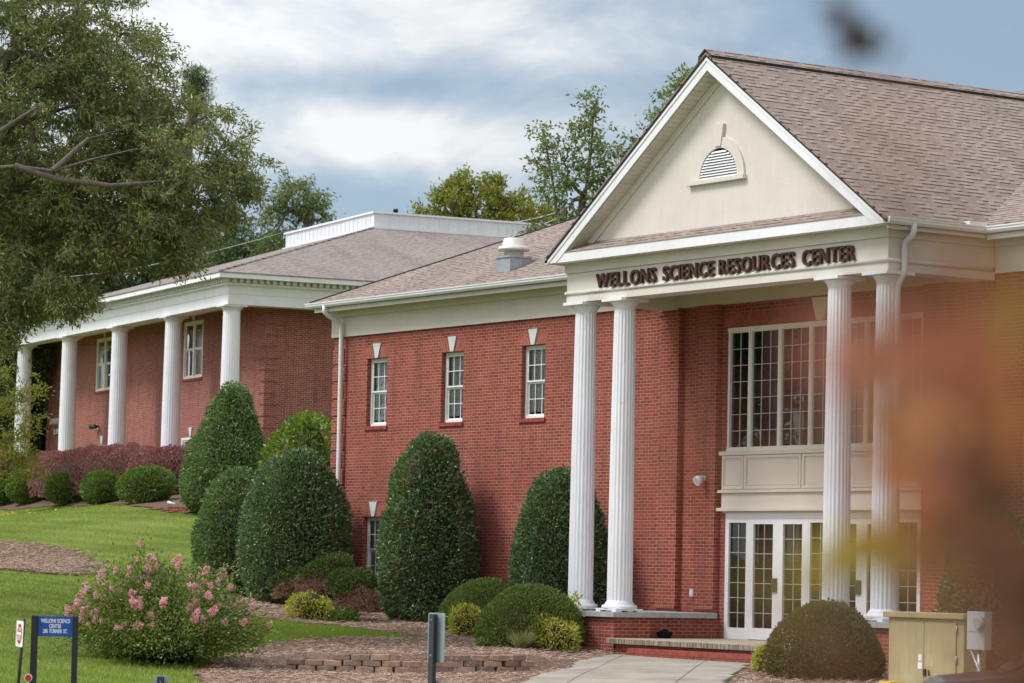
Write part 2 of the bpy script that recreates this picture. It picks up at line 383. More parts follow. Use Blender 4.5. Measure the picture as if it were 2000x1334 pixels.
def np_mesh(name, verts, faces_per, nv):
    """verts (N*nv,3); every leaf has nv verts and faces given as local index tuples (all the same length)"""
    N = len(verts) // nv; k = len(faces_per); L = len(faces_per[0])
    idx = (np.arange(N)[:, None, None] * nv + np.array(faces_per)[None]).reshape(-1)
    me = bpy.data.meshes.new(name); me.vertices.add(len(verts)); me.vertices.foreach_set('co', np.ascontiguousarray(verts, dtype=np.float32).ravel())
    me.loops.add(len(idx)); me.loops.foreach_set('vertex_index', idx.astype(np.int32))
    me.polygons.add(N * k); me.polygons.foreach_set('loop_start', (np.arange(N * k) * L).astype(np.int32)); me.polygons.foreach_set('loop_total', np.full(N * k, L, np.int32))
    me.update(calc_edges=True); return me
def unit(a): return a / (np.linalg.norm(a, axis=-1, keepdims=True) + 1e-9)
def leaves(name, P, D, L, W, fold=.25, rnd=rng, flatup=0.0):
    """one folded leaf per point P, pointing along D, length L, width W"""
    N = len(P); D = unit(D); L = np.broadcast_to(np.asarray(L, float), (N,))[:, None]; W = np.broadcast_to(np.asarray(W, float), (N,))[:, None]
    q = rnd.normal(size=(N, 3)); q[:, 2] = q[:, 2] * (1 - flatup)
    if flatup: q = q * .35 + np.cross(D, np.array((0, 0, 1.0)))[:, :] * 1.0
    S = unit(np.cross(np.cross(D, q), D)); Nn = np.cross(S, D)
    a = P; b = P + .45 * L * D + .5 * W * S + fold * W * Nn; c = P + L * D; d = P + .45 * L * D - .5 * W * S + fold * W * Nn
    v = np.stack((a, b, c, d), 1).reshape(-1, 3)
    return np_mesh(name, v, [(0, 1, 2), (0, 2, 3)], 4)

# ------------------------------------------------------------------ terrain
GP = np.array([(-62.2,15.3,3.35),(-50.4,13.0,3.21),(-39,10.2,3.06),(-36,5.8,2.1),(-22.5,-1,1.21),(-14.4,-5.1,.56),(-7.25,-8.7,-.03),(.84,-12.7,-.67),
(-18.2,2.0,.25),(-20.9,1.6,.4),(-11.8,1.5,.09),(-6.6,1.1,-.08),(-8.9,-2.1,-.06),(-10.5,-2.8,-.04),(-4.8,-6.8,-.41),(2.7,-8.2,-.61),(3.8,-6.6,-.57),(5.2,-4.6,-.5),
(5,-1.3,-.45),(11,-4.8,-.72),(8.6,-17.3,-.8),(-23.6,-.7,1.08),(-24,-3,.97),(-35.9,2.5,1.73),(-63,18,5.0),(-50,17.5,4.7),(-75,20,5.3),(-45,19,4.5),(-50,40,5.5),(-95,40,6.5),
(0,-.9,-.35),(-2,-.9,-.34),(3,-1.1,-.36),(0,2,-.35),(10,1,-.45),(18,2,-.5),(0,25,.5),(-18,25,2),(30,10,-.7),(45,-35,-.6),(25,-28,-.8),(30,-10,-.8),(0,-30,-.4),(-20,-20,.5),(-40,-10,1.6),(-60,0,3.0),(-80,8,4.2),(-40,-45,.8),(60,-60,-.8),(70,0,-.8),(-110,20,6),(-100,-30,3.5),(-60,70,6),(20,70,1)])
def _u(r2): return np.where(r2 > 1e-9, r2 * np.log(np.maximum(r2, 1e-9)), 0) * .5
_n = len(GP); _d = ((GP[:, None, :2] - GP[None, :, :2]) ** 2).sum(-1)
_A = np.zeros((_n + 3, _n + 3)); _A[:_n, :_n] = _u(_d) + np.eye(_n) * 2.0; _A[:_n, _n] = 1; _A[:_n, _n + 1:] = GP[:, :2]; _A[_n, :_n] = 1; _A[_n + 1:, :_n] = GP[:, :2].T
_w = np.linalg.solve(_A, np.r_[GP[:, 2], 0, 0, 0])
def gz(x, y):
    x = np.atleast_1d(np.asarray(x, float)); y = np.atleast_1d(np.asarray(y, float)); sh = x.shape; x = x.ravel(); y = y.ravel(); z = np.zeros_like(x)
    for i in range(0, len(x), 20000):
        a = x[i:i + 20000]; b = y[i:i + 20000]; r2 = (a[:, None] - GP[:, 0]) ** 2 + (b[:, None] - GP[:, 1]) ** 2
        z[i:i + 20000] = _u(r2) @ _w[:_n] + _w[_n] + _w[_n + 1] * a + _w[_n + 2] * b
    t = np.clip((np.hypot(x + 25, y - 5) - 90) / 90, 0, 1); t = t * t * (3 - 2 * t); z = z * (1 - t) + 2.2 * t
    ax, ay, bx, by = -2.9, -7.45, -.4, -3.6; Lw = math.hypot(bx - ax, by - ay); ux, uy = (bx - ax) / Lw, (by - ay) / Lw
    s = ((x - ax) * ux + (y - ay) * uy) / Lw; d = (y - ay) * ux - (x - ax) * uy
    dd = d + .42 * np.clip(1 - ((s - .62) / .62) ** 2, 0, 1)
    z = z + .2 * np.clip(dd / .25, 0, 1) * np.clip(1 - dd / 5.5, 0, 1) * np.clip((s + .12) / .35, 0, 1) * np.clip((1.15 - s) / .25, 0, 1)
    z = z - .15 * np.clip((.3 - dd) / .35, 0, 1) * np.clip(1 + dd / 3.2, 0, 1) * np.clip((s + .25) / .35, 0, 1) * np.clip((1.3 - s) / .3, 0, 1)
    return z.reshape(sh)
def g1(x, y): return float(gz(x, y)[0])

def inpoly(px, py, poly):
    c = np.zeros(len(px), bool); j = len(poly) - 1
    for i in range(len(poly)):
        xi, yi = poly[i]; xj, yj = poly[j]
        c ^= ((yi > py) != (yj > py)) & (px < (xj - xi) * (py - yi) / (yj - yi + 1e-12) + xi); j = i
    return c
WALK = [(-2.02, -.62), (-2.0, -.85), (-.1, -2.99), (1.96, -5.03), (3.73, -6.62), (7.6, -10.2), (12, -12.5), (14, -9), (8.8, -6.6), (5.51, -4.0), (3.98, -2.52), (2.3, -.95), (2.3, -.62)]
BED = [(3.4, -12.6), (1.19, -11.15), (-.6, -10.3), (-2.6, -8.85), (-4.4, -7.6), (-5.5, -6.5), (-6.4, -5.4), (-7.1, -4.2), (-7.35, -3.3), (-7.2, -2.5), (-6.79, -1.81), (-8.3, -1.72), (-10.68, -1.55), (-11.46, -2.3), (-12.6, -3.0),
       (-15, -2.4), (-19, -.8), (-22.5, 1.2), (-22.5, 2.6), (-2.85, 2.6), (-2.85, -.25), (-1.9, -.55), (-2.05, -.8), (-.1, -2.95), (1.96, -5.0), (3.73, -6.6), (7.0, -9.8)]
RBED = [(2.2, -.6), (2.3, -.9), (3.98, -2.48), (5.51, -3.95), (7.6, -5.4), (10.5, -4.6), (11, 1.5), (3.0, 1.5), (2.9, -.3)]
PATCH = [(-37.5, 1.2), (-35.83, 2.5), (-35.03, 3.06), (-33.5, 3.27), (-31.65, 2.9), (-28.04, 1.64), (-24, -.4), (-20.88, -2.09), (-19.7, -3.0), (-19.85, -3.77), (-22.0, -4.2), (-26, -4.6), (-32, -3)]
LBED = [(-66, 15.4), (-62.8, 14.6), (-54.5, 13.2), (-49.7, 12.25), (-41.3, 9.4), (-38.2, 8.9), (-36.2, 9.6), (-36, 12.5), (-45, 17.8), (-66, 20)]
def build_ground():
    def axis(lo, hi, step, far):
        a = list(np.arange(lo, hi + 1e-6, step)); s = step
        while a[-1] < far: s *= 1.35; a.append(a[-1] + s)
        s = step; b = []
        x = lo
        while x > -far: s *= 1.35; x -= s; b.append(x)
        return np.array(b[::-1] + a)
    xs = axis(-75, 20, .6, 900); ys = axis(-30, 25, .6, 900)
    X, Y = np.meshgrid(xs, ys); Z = gz(X.ravel(), Y.ravel())
    inside = (np.abs(X.ravel()) < 16) & (Y.ravel() > 3.2) & (Y.ravel() < 20)
    Z = np.where(inside, np.minimum(Z, -.6), Z)
    xx, yy = X.ravel(), Y.ravel(); Z = np.where((np.abs(xx + 1.2) < 3.4) & (np.abs(yy + 5.6) < 3.4) & inpoly(xx, yy, BED) & inpoly(xx + .5, yy - .3, BED), Z - .4, Z)
    v = np.stack((X.ravel(), Y.ravel(), Z), 1); nx, ny = len(xs), len(ys)
    i = (np.arange(ny - 1)[:, None] * nx + np.arange(nx - 1)[None]).ravel()
    f = np.stack((i, i + 1, i + nx + 1, i + nx), 1)
    me = bpy.data.meshes.new('ground'); me.from_pydata(v, [], f.tolist()); me.polygons.foreach_set('use_smooth', [True] * len(f))
    tag(link('ground', me, LAWN), kind='structure')
build_ground()

def sheet(name, poly, mat, lift, step=.12, rag=.0):
    p = np.array(poly); x0, y0 = p.min(0); x1, y1 = p.max(0)
    xs = np.arange(x0, x1 + step, step); ys = np.arange(y0, y1 + step, step); X, Y = np.meshgrid(xs, ys); nx, ny = len(xs), len(ys)
    i = (np.arange(ny - 1)[:, None] * nx + np.arange(nx - 1)[None]).ravel()
    cx = X.ravel()[i] + step / 2; cy = Y.ravel()[i] + step / 2
    if rag: cx = cx + rng.normal(0, rag, len(cx)); cy = cy + rng.normal(0, rag, len(cy))
    i = i[inpoly(cx, cy, poly)]; used, inv = np.unique(np.stack((i, i + 1, i + nx + 1, i + nx), 1), return_inverse=True)
    vx, vy = X.ravel()[used], Y.ravel()[used]
    v = np.stack((vx, vy, gz(vx, vy) + lift), 1)
    me = bpy.data.meshes.new(name); me.from_pydata(v, [], inv.reshape(-1, 4).tolist()); me.polygons.foreach_set('use_smooth', [True] * len(i))
    return link(name, me, mat)
tag(sheet('walkway', WALK, CONC, .045, .1), kind='structure')
tag(sheet('mulch_bed', BED, MULCH, .03, .12, .05), kind='structure')
tag(sheet('mulch_bed', RBED, MULCH, .03, .12, .05), kind='structure')
tag(sheet('mulch_patch', PATCH, DIRT, .03, .1, .22), kind='structure')
tag(sheet('mulch_bed', LBED, DIRT, .03, .25, .1), kind='structure')

def grassland():
    N = 420000
    # the wedge of lawn in front of the library and beside the walk
    a = rng.uniform(-62, 9, N); b = rng.uniform(-19, 15, N)
    rel = np.stack((a, b), 1) - CAM[:2]; dep = rel @ V[:2]; sid = (rel @ U[:2]) / dep
    keep = (dep > 38) & (sid > -.18) & (sid < .02) & (dep < 118)
    a, b, dep = a[keep], b[keep], dep[keep]
    for poly in (BED, WALK, PATCH, LBED):
        k = ~inpoly(a + rng.normal(0, .05, len(a)), b + rng.normal(0, .05, len(a)), poly); a, b, dep = a[k], b[k], dep[k]
    k = ~((a > -18) & (b > 2)); a, b = a[k], b[k]
    extra = 90000
    t = rng.uniform(0, 1, (extra, 2)); c, d = -13 + 8 * t[:, 0], -7 + 6 * t[:, 1]
    k = ~inpoly(c, d, BED); a = np.r_[a, c[k]]; b = np.r_[b, d[k]]
    n = len(a); z = gz(a, b) - .005
    near = np.clip((72 - np.hypot(a - CAM[0], b - CAM[1])) / 22, 0, 1); h = rng.uniform(.02, .055, n) + near * rng.uniform(0, .05, n); w = rng.uniform(.006, .014, n); ang = rng.uniform(0, 6.283, n)
    P = np.stack((a, b, z), 1); S = np.stack((np.cos(ang), np.sin(ang), 0 * ang), 1) * w[:, None]
    T = P + np.stack((rng.normal(0, .02, n), rng.normal(0, .02, n), h), 1)
    v = np.stack((P - S, P + S, T), 1).reshape(-1, 3)
    me = np_mesh('grass', v, [(0, 1, 2)], 3)
    g = leafmat('grass_blades', [(.15, (.13, .20, .030)), (.5, (.225, .32, .050)), (.8, (.31, .39, .08)), (1.0, (.44, .42, .15))], .6, .35, .2, .7)
    tag(link('lawn_grass', me, g), 'short mown grass covering the sloping lawn', 'grass', kind='stuff')
grassland()
def straw():
    N = 130000; a = rng.uniform(-22, 11, N); b = rng.uniform(-12.6, 2.4, N)
    k = inpoly(a, b, BED) | inpoly(a, b, RBED); a, b = a[k], b[k]
    c = rng.uniform(-37.5, -19.5, 60000); d = rng.uniform(-4.7, 3.3, 60000); k = inpoly(c + rng.normal(0, .25, 60000), d + rng.normal(0, .25, 60000), PATCH); a = np.r_[a, c[k]]; b = np.r_[b, d[k]]
    n = len(a); ang = rng.uniform(0, 6.283, n); L = rng.uniform(.05, .16, n)[:, None]
    P = np.stack((a, b, gz(a, b) + .03 + rng.uniform(0, .035, n)), 1)
    D = np.stack((np.cos(ang), np.sin(ang), rng.normal(0, .18, n)), 1); S = np.stack((-np.sin(ang), np.cos(ang), 0 * ang), 1) * .0035; S[:, 2] = .002
    v = np.stack((P - S, P + S, P + D * L + S, P + D * L - S), 1).reshape(-1, 3)
    m = leafmat('pine_straw', [(.15, (.17, .095, .072)), (.5, (.40, .27, .215)), (.85, (.58, .45, .375))], .8, .1, .15)
    tag(link('pine_straw', np_mesh('straw', v, [(0, 1, 2, 3)], 4), m), 'loose brown pine straw scattered over the planting beds', 'pine straw', kind='stuff')
straw()
def litter():
    n = 420; a = rng.normal(-58, 5, n); b = 13.2 - (a + 58) * .17 - np.abs(rng.normal(0, 2.6, n)) - .8
    a = np.r_[a, rng.uniform(-30, 3, 160)]; b = np.r_[b, rng.uniform(-13, 2, 160)]; n = len(a)
    P = np.stack((a, b, gz(a, b) + .05), 1); D = rng.normal(size=(n, 3)) * (1, 1, .15)
    m = leafmat('yellow_leaf', [(.1, (.55, .30, .03)), (.5, (.68, .50, .08)), (1, (.75, .68, .35))], .6, .2)
    tag(link('fallen_leaves', leaves('fallen_leaves', P, D, np.where(np.arange(n) < 420, .13, .06), np.where(np.arange(n) < 420, .10, .045)), m), 'yellow fallen leaves strewn on the upper lawn', 'fallen leaves', kind='stuff')
litter()

# ------------------------------------------------------------------ science building (front left foot of the portico is near x=-4.9, porch floor z=0)
B = thing('science_building', 'red brick science building with a white columned portico and brown shingled gable', 'building', (0, 0, -.6))
OB = (0, 0, -.6)
def mb(): return MB(OB)
WX = (-15.88, -12.71, -9.55)                                    # window bays of the left wing
holes = []
for x in WX: holes += [(x - .44, x + .44, 4.49, 6.06), (x - .44, x + .44, .88, 2.41)]
holes += [(-2.84, 2.84, 0, 6.06)]
m = mb().wall(-17.82, 17.82, -.9, 6.66, 2.53, holes, .16)
m.quad((-17.82, 22, -.9), (-17.82, 2.53, -.9), (-17.82, 2.53, 6.66), (-17.82, 22, 6.66))
m.quad((17.82, 2.53, -.9), (17.82, 22, -.9), (17.82, 22, 6.66), (17.82, 2.53, 6.66)); m.quad((17.82, 22, -.9), (-17.82, 22, -.9), (-17.82, 22, 6.66), (17.82, 22, 6.66))
m.build('wall', BR, B)
# brick quoins at the left corner: five courses, one recessed course
z = -.5; k = 0
while z < 6.3:
    w = .62 if k % 2 else .50; q = mb().prism([(-17.842, 2.508), (-17.84 + w, 2.508), (-17.84 + w, 2.529), (-17.821, 2.529), (-17.821, 2.53 + (.5 if k % 2 else .62)), (-17.842, 2.53 + (.5 if k % 2 else .62))], z, z + .338, 'xy'); z += .4062; k += 1
    q.build('quoin', BR, B)
def pilaster(x0, x1, zb):
    p = mb().box(x0, x1, 2.40, 2.527, zb, 6.40).box(x0 - .03, x1 + .03, 2.37, 2.527, 6.40, 6.53)
    o = p.build('pilaster', BR, B)
    if zb < .45 or True: mb().box(x0 - .02, x1 + .02, 2.365, 2.398, .555, .615).build('base_course', BRS, o)
for x0, x1 in ((-4.89, -4.26), (-3.64, -3.03)): pilaster(x0, x1, -.1)
for x0, x1 in ((3.05, 3.64), (4.14, 4.68)): pilaster(x0, x1, -.1)

# windows -----------------------------------------------------------
def jack_arch(x, z, hw, h, y, cols=11, mat=BRS):
    """splayed brick lintel, flush with the wall face, and its keystone"""
    a = mb()
    t = .16
    n = cols
    for i in range(n):
        b0 = -hw + 2 * hw * i / n; b1 = -hw + 2 * hw * (i + 1) / n; s = (hw + t) / hw
        a.prism([(x + b0 + .006, z), (x + b1 - .006, z), (x + b1 * s - .005, z + h), (x + b0 * s + .007, z + h)], y - .006, y + .03)
    o = a.build('jack_arch', BRPLAIN, B); s = (hw + t) / hw
    mb().prism([(x - hw, z), (x + hw, z), (x + hw * s, z + h), (x - hw * s, z + h)], y - .0025, y + .03).build('mortar', MORT, o)
    return o
MORT = plain('pale_mortar', (.55, .42, .34), .9, .1)
BRPLAIN = plain('arch_brick', (.36, .105, .082), .85, .2, var=.25, scale=7, bump=.006)
def keystone(x, z, h, wt, wb, y, par, off=OB):
    return MB(off).prism([(x - wb, z), (x + wb, z), (x + wt, z + h), (x - wt, z + h)], y - .035, y + .03).build('keystone', KEYST, par)
def sash_window(name, w, h, parent, loc, cols, rows, blind, frame=VINYL, glass=GLASS):
    """double hung window, built in its own coordinates: centre of the sill at the origin, facing -y"""
    f = MB(); t = .055; d0, d1 = -.05, .06
    f.box(-w, -w + t, d0, d1, 0, h).box(w - t, w, d0, d1, 0, h).box(-w + t, w - t, d0, d1, h - t, h).box(-w + t, w - t, d0, d1, 0, t)
    o = f.build(name, frame, parent); o.location = loc
    mid = h * .5
    for zb, zt, y in ((t + .002, mid - .002, .012), (mid + .002, h - t - .002, -.022)):
        s = MB(); e = .035; a, b = -w + t + .002, w - t - .002
        s.box(a, a + e, y - .018, y + .018, zb, zt).box(b - e, b, y - .018, y + .018, zb, zt).box(a + e, b - e, y - .018, y + .018, zb, zb + e).box(a + e, b - e, y - .018, y + .018, zt - e, zt)
        for i in range(1, cols): c = a + (b - a) * i / cols; s.box(c - .009, c + .009, y - .012, y + .008, zb + e, zt - e)
        for j in range(1, rows): c = zb + (zt - zb) * j / rows; s.box(a + e, b - e, y - .013, y + .007, c - .009, c + .009)
        s.build('sash', frame, o)
        MB().quad((a, y, zb), (b, y, zb), (b, y, zt), (a, y, zt)).build('pane', glass, o)
    bl = MB()
    if blind:
        n = int((h - 2 * t) / .034); drop = blind
        for i in range(int(n * drop)):
            zc = h - t - .02 - i * .034; bl.quad((-w + t * .4, .036, zc - .0155), (w - t * .4, .036, zc - .0155), (w - t * .4, .050, zc + .0155), (-w + t * .4, .050, zc + .0155))
        bl.build('blind', BLIND, o)
    return o
first_up = None
GLASSP = mk_glass('pale_window_glass', (.97, .98, .99), 1.3)
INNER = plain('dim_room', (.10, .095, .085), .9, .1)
BR_SILL = plain('sill_brick', (.30, .072, .058), .85, .2, var=.3, scale=9, bump=.006)
for i, x in enumerate(WX):
    for zb, zt in ((4.49, 6.06), (.88, 2.41)):
        if first_up is None: o = first_up = sash_window('window', .435, zt - zb - .01, B, (x, 2.685, zb + .6 + .005), 3, 2, .97, VINYL, GLASSP)
        else: o = copy_tree(first_up, B); o.location = (x, 2.685, zb + .6 + .005); o.scale = (1, 1, (zt - zb) / 1.57)
        jack_arch(x, zt + .002, .44, .262, 2.53)
        keystone(x, zt + .004, .335, .168, .058, 2.53, B)
        s = mb()
        for k in range(12): a = x - .5 + 1.0 * k / 12; s.box(a + .004, a + 1.0 / 12 - .004, 2.49, 2.63, zb - .085, zb - .002)
        s.build('window_sill', BR_SILL, B)
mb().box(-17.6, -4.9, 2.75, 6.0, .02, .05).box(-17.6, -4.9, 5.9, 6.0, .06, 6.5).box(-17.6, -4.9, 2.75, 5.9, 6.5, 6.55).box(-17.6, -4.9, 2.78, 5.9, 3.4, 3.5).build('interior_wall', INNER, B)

# entrance ----------------------------------------------------------
DX = (-2.82, -2.12, -1.22, -.35, .35, 1.22, 2.12, 2.82)
def glazing(parent, name, x0, x1, z0, z1, y, cols, rows, mw, frame, edge, mat):
    f = mb(); f.box(x0, x0 + edge[0], y - .04, y + .04, z0, z1).box(x1 - edge[1], x1, y - .04, y + .04, z0, z1)
    f.box(x0 + edge[0], x1 - edge[1], y - .04, y + .04, z1 - edge[2], z1).box(x0 + edge[0], x1 - edge[1], y - .04, y + .04, z0, z0 + edge[3])
    o = f.build(name, frame, parent)
    a, b, c, d = x0 + edge[0], x1 - edge[1], z0 + edge[3], z1 - edge[2]
    g = mb().quad((a, y + .01, c), (b, y + .01, c), (b, y + .01, d), (a, y + .01, d)); g.build('pane', mat, o)
    g = mb()
    for i in range(1, cols): q = a + (b - a) * i / cols; g.box(q - mw, q + mw, y - .012, y + .0075, c, d)
    for j in range(1, rows): q = c + (d - c) * j / rows; g.box(a, b, y - .0135, y + .006, q - mw, q + mw)
    g.build('muntin', MUNT, o)
    return o
ent = mb()
for x in DX[1:-1]: ent.box(x - .028, x + .028, 2.535, 2.65, .001, 2.33)
ent.box(-2.84, 2.84, 2.535, 2.65, 2.33, 2.44).box(-2.839, -2.79, 2.535, 2.65, .001, 2.33).box(2.79, 2.839, 2.535, 2.65, .001, 2.33)
ent.build('door_frame', WHITE, B)
for i in range(7):
    x0, x1 = DX[i] + .03, DX[i + 1] - .03
    if i in (0, 3, 6): glazing(B, 'sidelight', x0, x1, .002, 2.325, 2.58, 2, 7, .0055, WHITE, (.05, .05, .07, .22), GLASSD)
    else:
        o = glazing(B, 'door', x0, x1, .012, 2.325, 2.575, 2, 7, .0055, WHITE, (.12, .12, .10, .22), GLASSD)
        hx = x1 - .06 if i in (1, 4) else x0 + .06
        if i in (1, 4):
            mb().box(hx - .06, hx + .09, 2.50, 2.531, .93, 1.19).build('pull_handle', plain('bronze_pull', (.10, .08, .06), .45, .4, metal=.6), o) if i == 1 else mb().box(hx - .06, hx + .09, 2.50, 2.531, .93, 1.19).build('pull_handle', bpy.data.materials['bronze_pull'], o)
WXX = (-2.84, -2.17, -1.26, -.34, .34, 1.26, 2.17, 2.84)
f = mb()
for x in WXX[1:-1]: f.box(x - .035, x + .035, 2.54, 2.64, 3.70, 5.98)
f.box(-2.84, 2.84, 2.52, 2.64, 5.98, 6.058).box(-2.84, 2.84, 2.52, 2.64, 3.64, 3.70).box(-2.84, -2.78, 2.54, 2.64, 3.70, 5.98).box(2.78, 2.84, 2.54, 2.64, 3.70, 5.98)
f.build('window_frame', CREAMW, B)
GLASSW = mk_glass('reflecting_glass', (.16, .22, .24), 1.6)
for i in range(7):
    wide = i in (1, 2, 4, 5)
    glazing(B, 'window', WXX[i] + .036, WXX[i + 1] - .036, 3.702, 5.978, 2.59, 3 if wide else 2, 7, .0055, CREAMW, (.02, .02, .02, .02), GLASSW)
sp = mb()
sp.box(-2.90, 2.90, 2.47, 2.62, 2.50, 3.56)
sp.box(-2.96, 2.96, 2.43, 2.62, 3.562, 3.636).box(-2.98, 2.98, 2.42, 2.468, 2.83, 2.885).box(-2.99, 2.99, 2.41, 2.468, 2.475, 2.54).box(-2.88, 2.88, 2.50, 2.62, 2.442, 2.498)
for a, b in ((-2.88, -2.22), (-2.18, -.47), (-.43, .43), (.47, 2.18), (2.22, 2.88)):
    sp.box(a, b, 2.452, 2.4695, 2.90, 2.955).box(a, b, 2.452, 2.4695, 3.50, 3.555).box(a, a + .055, 2.452, 2.4695, 2.955, 3.50).box(b - .055, b, 2.452, 2.4695, 2.955, 3.50)
    sp.box(a + .075, b - .075, 2.461, 2.4695, 2.975, 2.99).box(a + .075, b - .075, 2.461, 2.4695, 3.465, 3.48)
    sp.box(a + .075, a + .09, 2.461, 2.4695, 2.99, 3.465).box(b - .09, b - .075, 2.461, 2.4695, 2.99, 3.465)
sp.build('spandrel_panel', STUCCO2, B, bevel=.004)
# soldier lintel over the tall window with its keystone
a = mb(); n = 58
for i in range(n):
    x0 = -2.84 + 5.68 * i / n; x1 = -2.84 + 5.68 * (i + 1) / n; s = 1.05
    for zz in ((6.062, 6.20), (6.206, 6.36)) if i % 2 else ((6.062, 6.25), (6.256, 6.36)):
        fz = lambda xx, z_: xx * (1 + (s - 1) * (z_ - 6.06) / .3)
        a.prism([(fz(x0, zz[0]) + .004, zz[0]), (fz(x1, zz[0]) - .004, zz[0]), (fz(x1, zz[1]) - .004, zz[1]), (fz(x0, zz[1]) + .004, zz[1])], 2.522, 2.56)
a.build('soldier_lintel', BRPLAIN, B)
mb().prism([(-.10, 6.065), (.10, 6.065), (.24, 6.50), (-.24, 6.50)], 2.47, 2.56).build('keystone', STUCCO, B)
# lobby behind the glass, curtains
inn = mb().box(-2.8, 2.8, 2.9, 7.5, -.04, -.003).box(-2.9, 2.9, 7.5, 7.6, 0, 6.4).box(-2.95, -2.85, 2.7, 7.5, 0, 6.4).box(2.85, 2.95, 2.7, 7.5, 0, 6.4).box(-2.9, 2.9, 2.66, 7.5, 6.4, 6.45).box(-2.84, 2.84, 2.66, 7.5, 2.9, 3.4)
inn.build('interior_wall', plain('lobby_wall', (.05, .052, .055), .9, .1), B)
cu = mb()
for x0, x1 in ((2.5, 2.7),):
    pts = [(x0 + (x1 - x0) * i / 24, 2.86 + .05 * math.sin(i * 2.1 + x0)) for i in range(25)]
    for (a0, b0), (a1, b1) in zip(pts, pts[1:]): cu.quad((a0, b0, 3.5), (a1, b1, 3.5), (a1, b1, 6.3), (a0, b0, 6.3))
cu.build('curtain', CURT, B)

# porch, low walls, step ---------------------------------------------
mb().box(-2.84, 2.95, -.30, 2.62, -.105, -.002).build('porch_slab', SLAB, B, bevel=.008)
mb().box(-2.70, 2.80, -.17, 2.5, -.9, -.107).build('porch_riser', BR, B)
st = mb().box(-1.86, 2.18, -.50, -.175, -.9, -.262)
st.build('step', BR, B)
rb = mb(); n = 60
for i in range(n): x0 = -1.86 + 4.04 * i / n; rb.box(x0 + .003, x0 + 4.04 / n - .003, -.512, -.18, -.26, -.165)
rb.build('step_tread', BR_SILL, B)
for sgn, ox in ((-1, 0), (1, .1)):
    X = lambda a: ox + (a if sgn < 0 else -a)
    bx = lambda mm, a, b, *r: mm.box(min(X(a), X(b)), max(X(a), X(b)), *r)
    p = bx(mb(), -4.95, -2.86, -.10, .78, -.9, .385); bx(p, -4.95, -2.97, .781, 2.527, -.9, .385); p.build('porch_wall', BR, B)
    c = bx(mb(), -5.06, -3.55, -.19, .86, .39, .49); bx(c, -3.545, -2.76, -.19, .86, .39, .49); bx(c, -5.06, -2.87, .865, 2.1, .388, .488); bx(c, -5.06, -2.87, 2.105, 2.395, .386, .492)
    c.build('wall_cap', STONE, B, bevel=.006)

# columns -------------------------------------------------------------
def column(name, parent, x, y, z0, z1, r0, r1, pw, flutes=20, off=OB, mat=COLW, fl=.05):
    base = .20; cap = .20
    h0, h1 = z0 + base, z1 - cap
    prof = []
    for i in range(9):
        t = i / 8; r = r0 + (r1 - r0) * (t ** 1.6); prof.append((r, h0 + (h1 - h0) * t))
    o = MB(off).lathe(prof, x, y, flutes * 8, False, flutes, r0 * fl).build(name, mat, parent)
    b = MB(off); b.lathe([(r0 * 1.38, z0 + .06), (r0 * 1.42, z0 + .09), (r0 * 1.36, z0 + .125), (r0 * 1.14, z0 + .14), (r0 * 1.16, z0 + .165), (r0 * 1.06, z0 + .185), (r0 * 1.02, z0 + base + .01)], x, y, 36)
    b.box(x - pw, x + pw, y - pw, y + pw, z0 + .028, z0 + .06)
    for sx in (-1, 1):
        for sy in (-1, 1): b.box(x + sx * (pw - .07) - .07, x + sx * (pw - .07) + .07, y + sy * (pw - .07) - .07, y + sy * (pw - .07) + .07, z0 + .001, z0 + .028)
    b.build('column_base', mat, o)
    c = MB(off); c.lathe([(r1 * .97, h1 - .03), (r1 * 1.0, h1), (r1 * 1.07, h1 + .012), (r1 * 1.07, h1 + .04), (r1 * 1.10, h1 + .05), (r1 * 1.30, h1 + .105), (r1 * 1.36, h1 + .125), (r1 * 1.36, h1 + .139)], x, y, 36)
    c.box(x - pw, x + pw, y - pw, y + pw, h1 + .14, z1 - .004)
    c.build('capital', mat, o)
    return o
for x in (-4.42, -3.13, 3.24, 4.53): column('column', B, x, .22, .49, 6.50, .245, .205, .325)

# entablature ------------------------------------------------------------
e = mb()
def ring(z0, z1, o, mm=e):
    X = 4.77 + o
    mm.box(-X, X, -o, .45, z0, z1); mm.box(-X, -4.28, .4501, 2.469, z0, z1); mm.box(4.28, X, .4501, 2.469, z0, z1)
ring(6.50, 6.645, .005); ring(6.7205, 7.08, 0); ring(7.0805, 7.27, .035)
e.build('entablature', STUCCO, B)
tm = mb()
tm.tube([(-4.80, -.005, 6.683), (4.80, -.005, 6.683)], .0375, 10).tube([(4.775, -.03, 6.683), (4.775, 2.4, 6.683)], .0375, 10).tube([(-4.775, -.03, 6.683), (-4.775, 2.4, 6.683)], .0375, 10)
tm.box(-4.77, 4.77, .0, .44, 6.646, 6.72).box(-4.77, -4.29, .441, 2.4, 6.646, 6.72).box(4.29, 4.77, .441, 2.4, 6.646, 6.72)
tm.build('moulding', STUCCO, B)
mb().box(-4.279, 4.279, .4505, 2.34, 6.86, 6.90).box(-4.279, 4.279, 2.341, 2.528, 6.532, 6.86).build('portico_ceiling', SOFF, B)
# frieze of the wings
for s in (-1, 1):
    X = lambda a: (s * a)
    f = mb(); bx = lambda a, b, *r: f.box(min(X(a), X(b)), max(X(a), X(b)), *r)
    bx(17.87, 4.78, 2.47, 2.529, 6.62, 7.08); bx(17.87, 17.821, 2.53, 22, 6.62, 7.08); bx(17.92, 4.81, 2.42, 2.60, 7.0805, 7.27); bx(17.92, 17.6, 2.601, 22, 7.0805, 7.27)
    f.build('frieze', STUCCO, B)
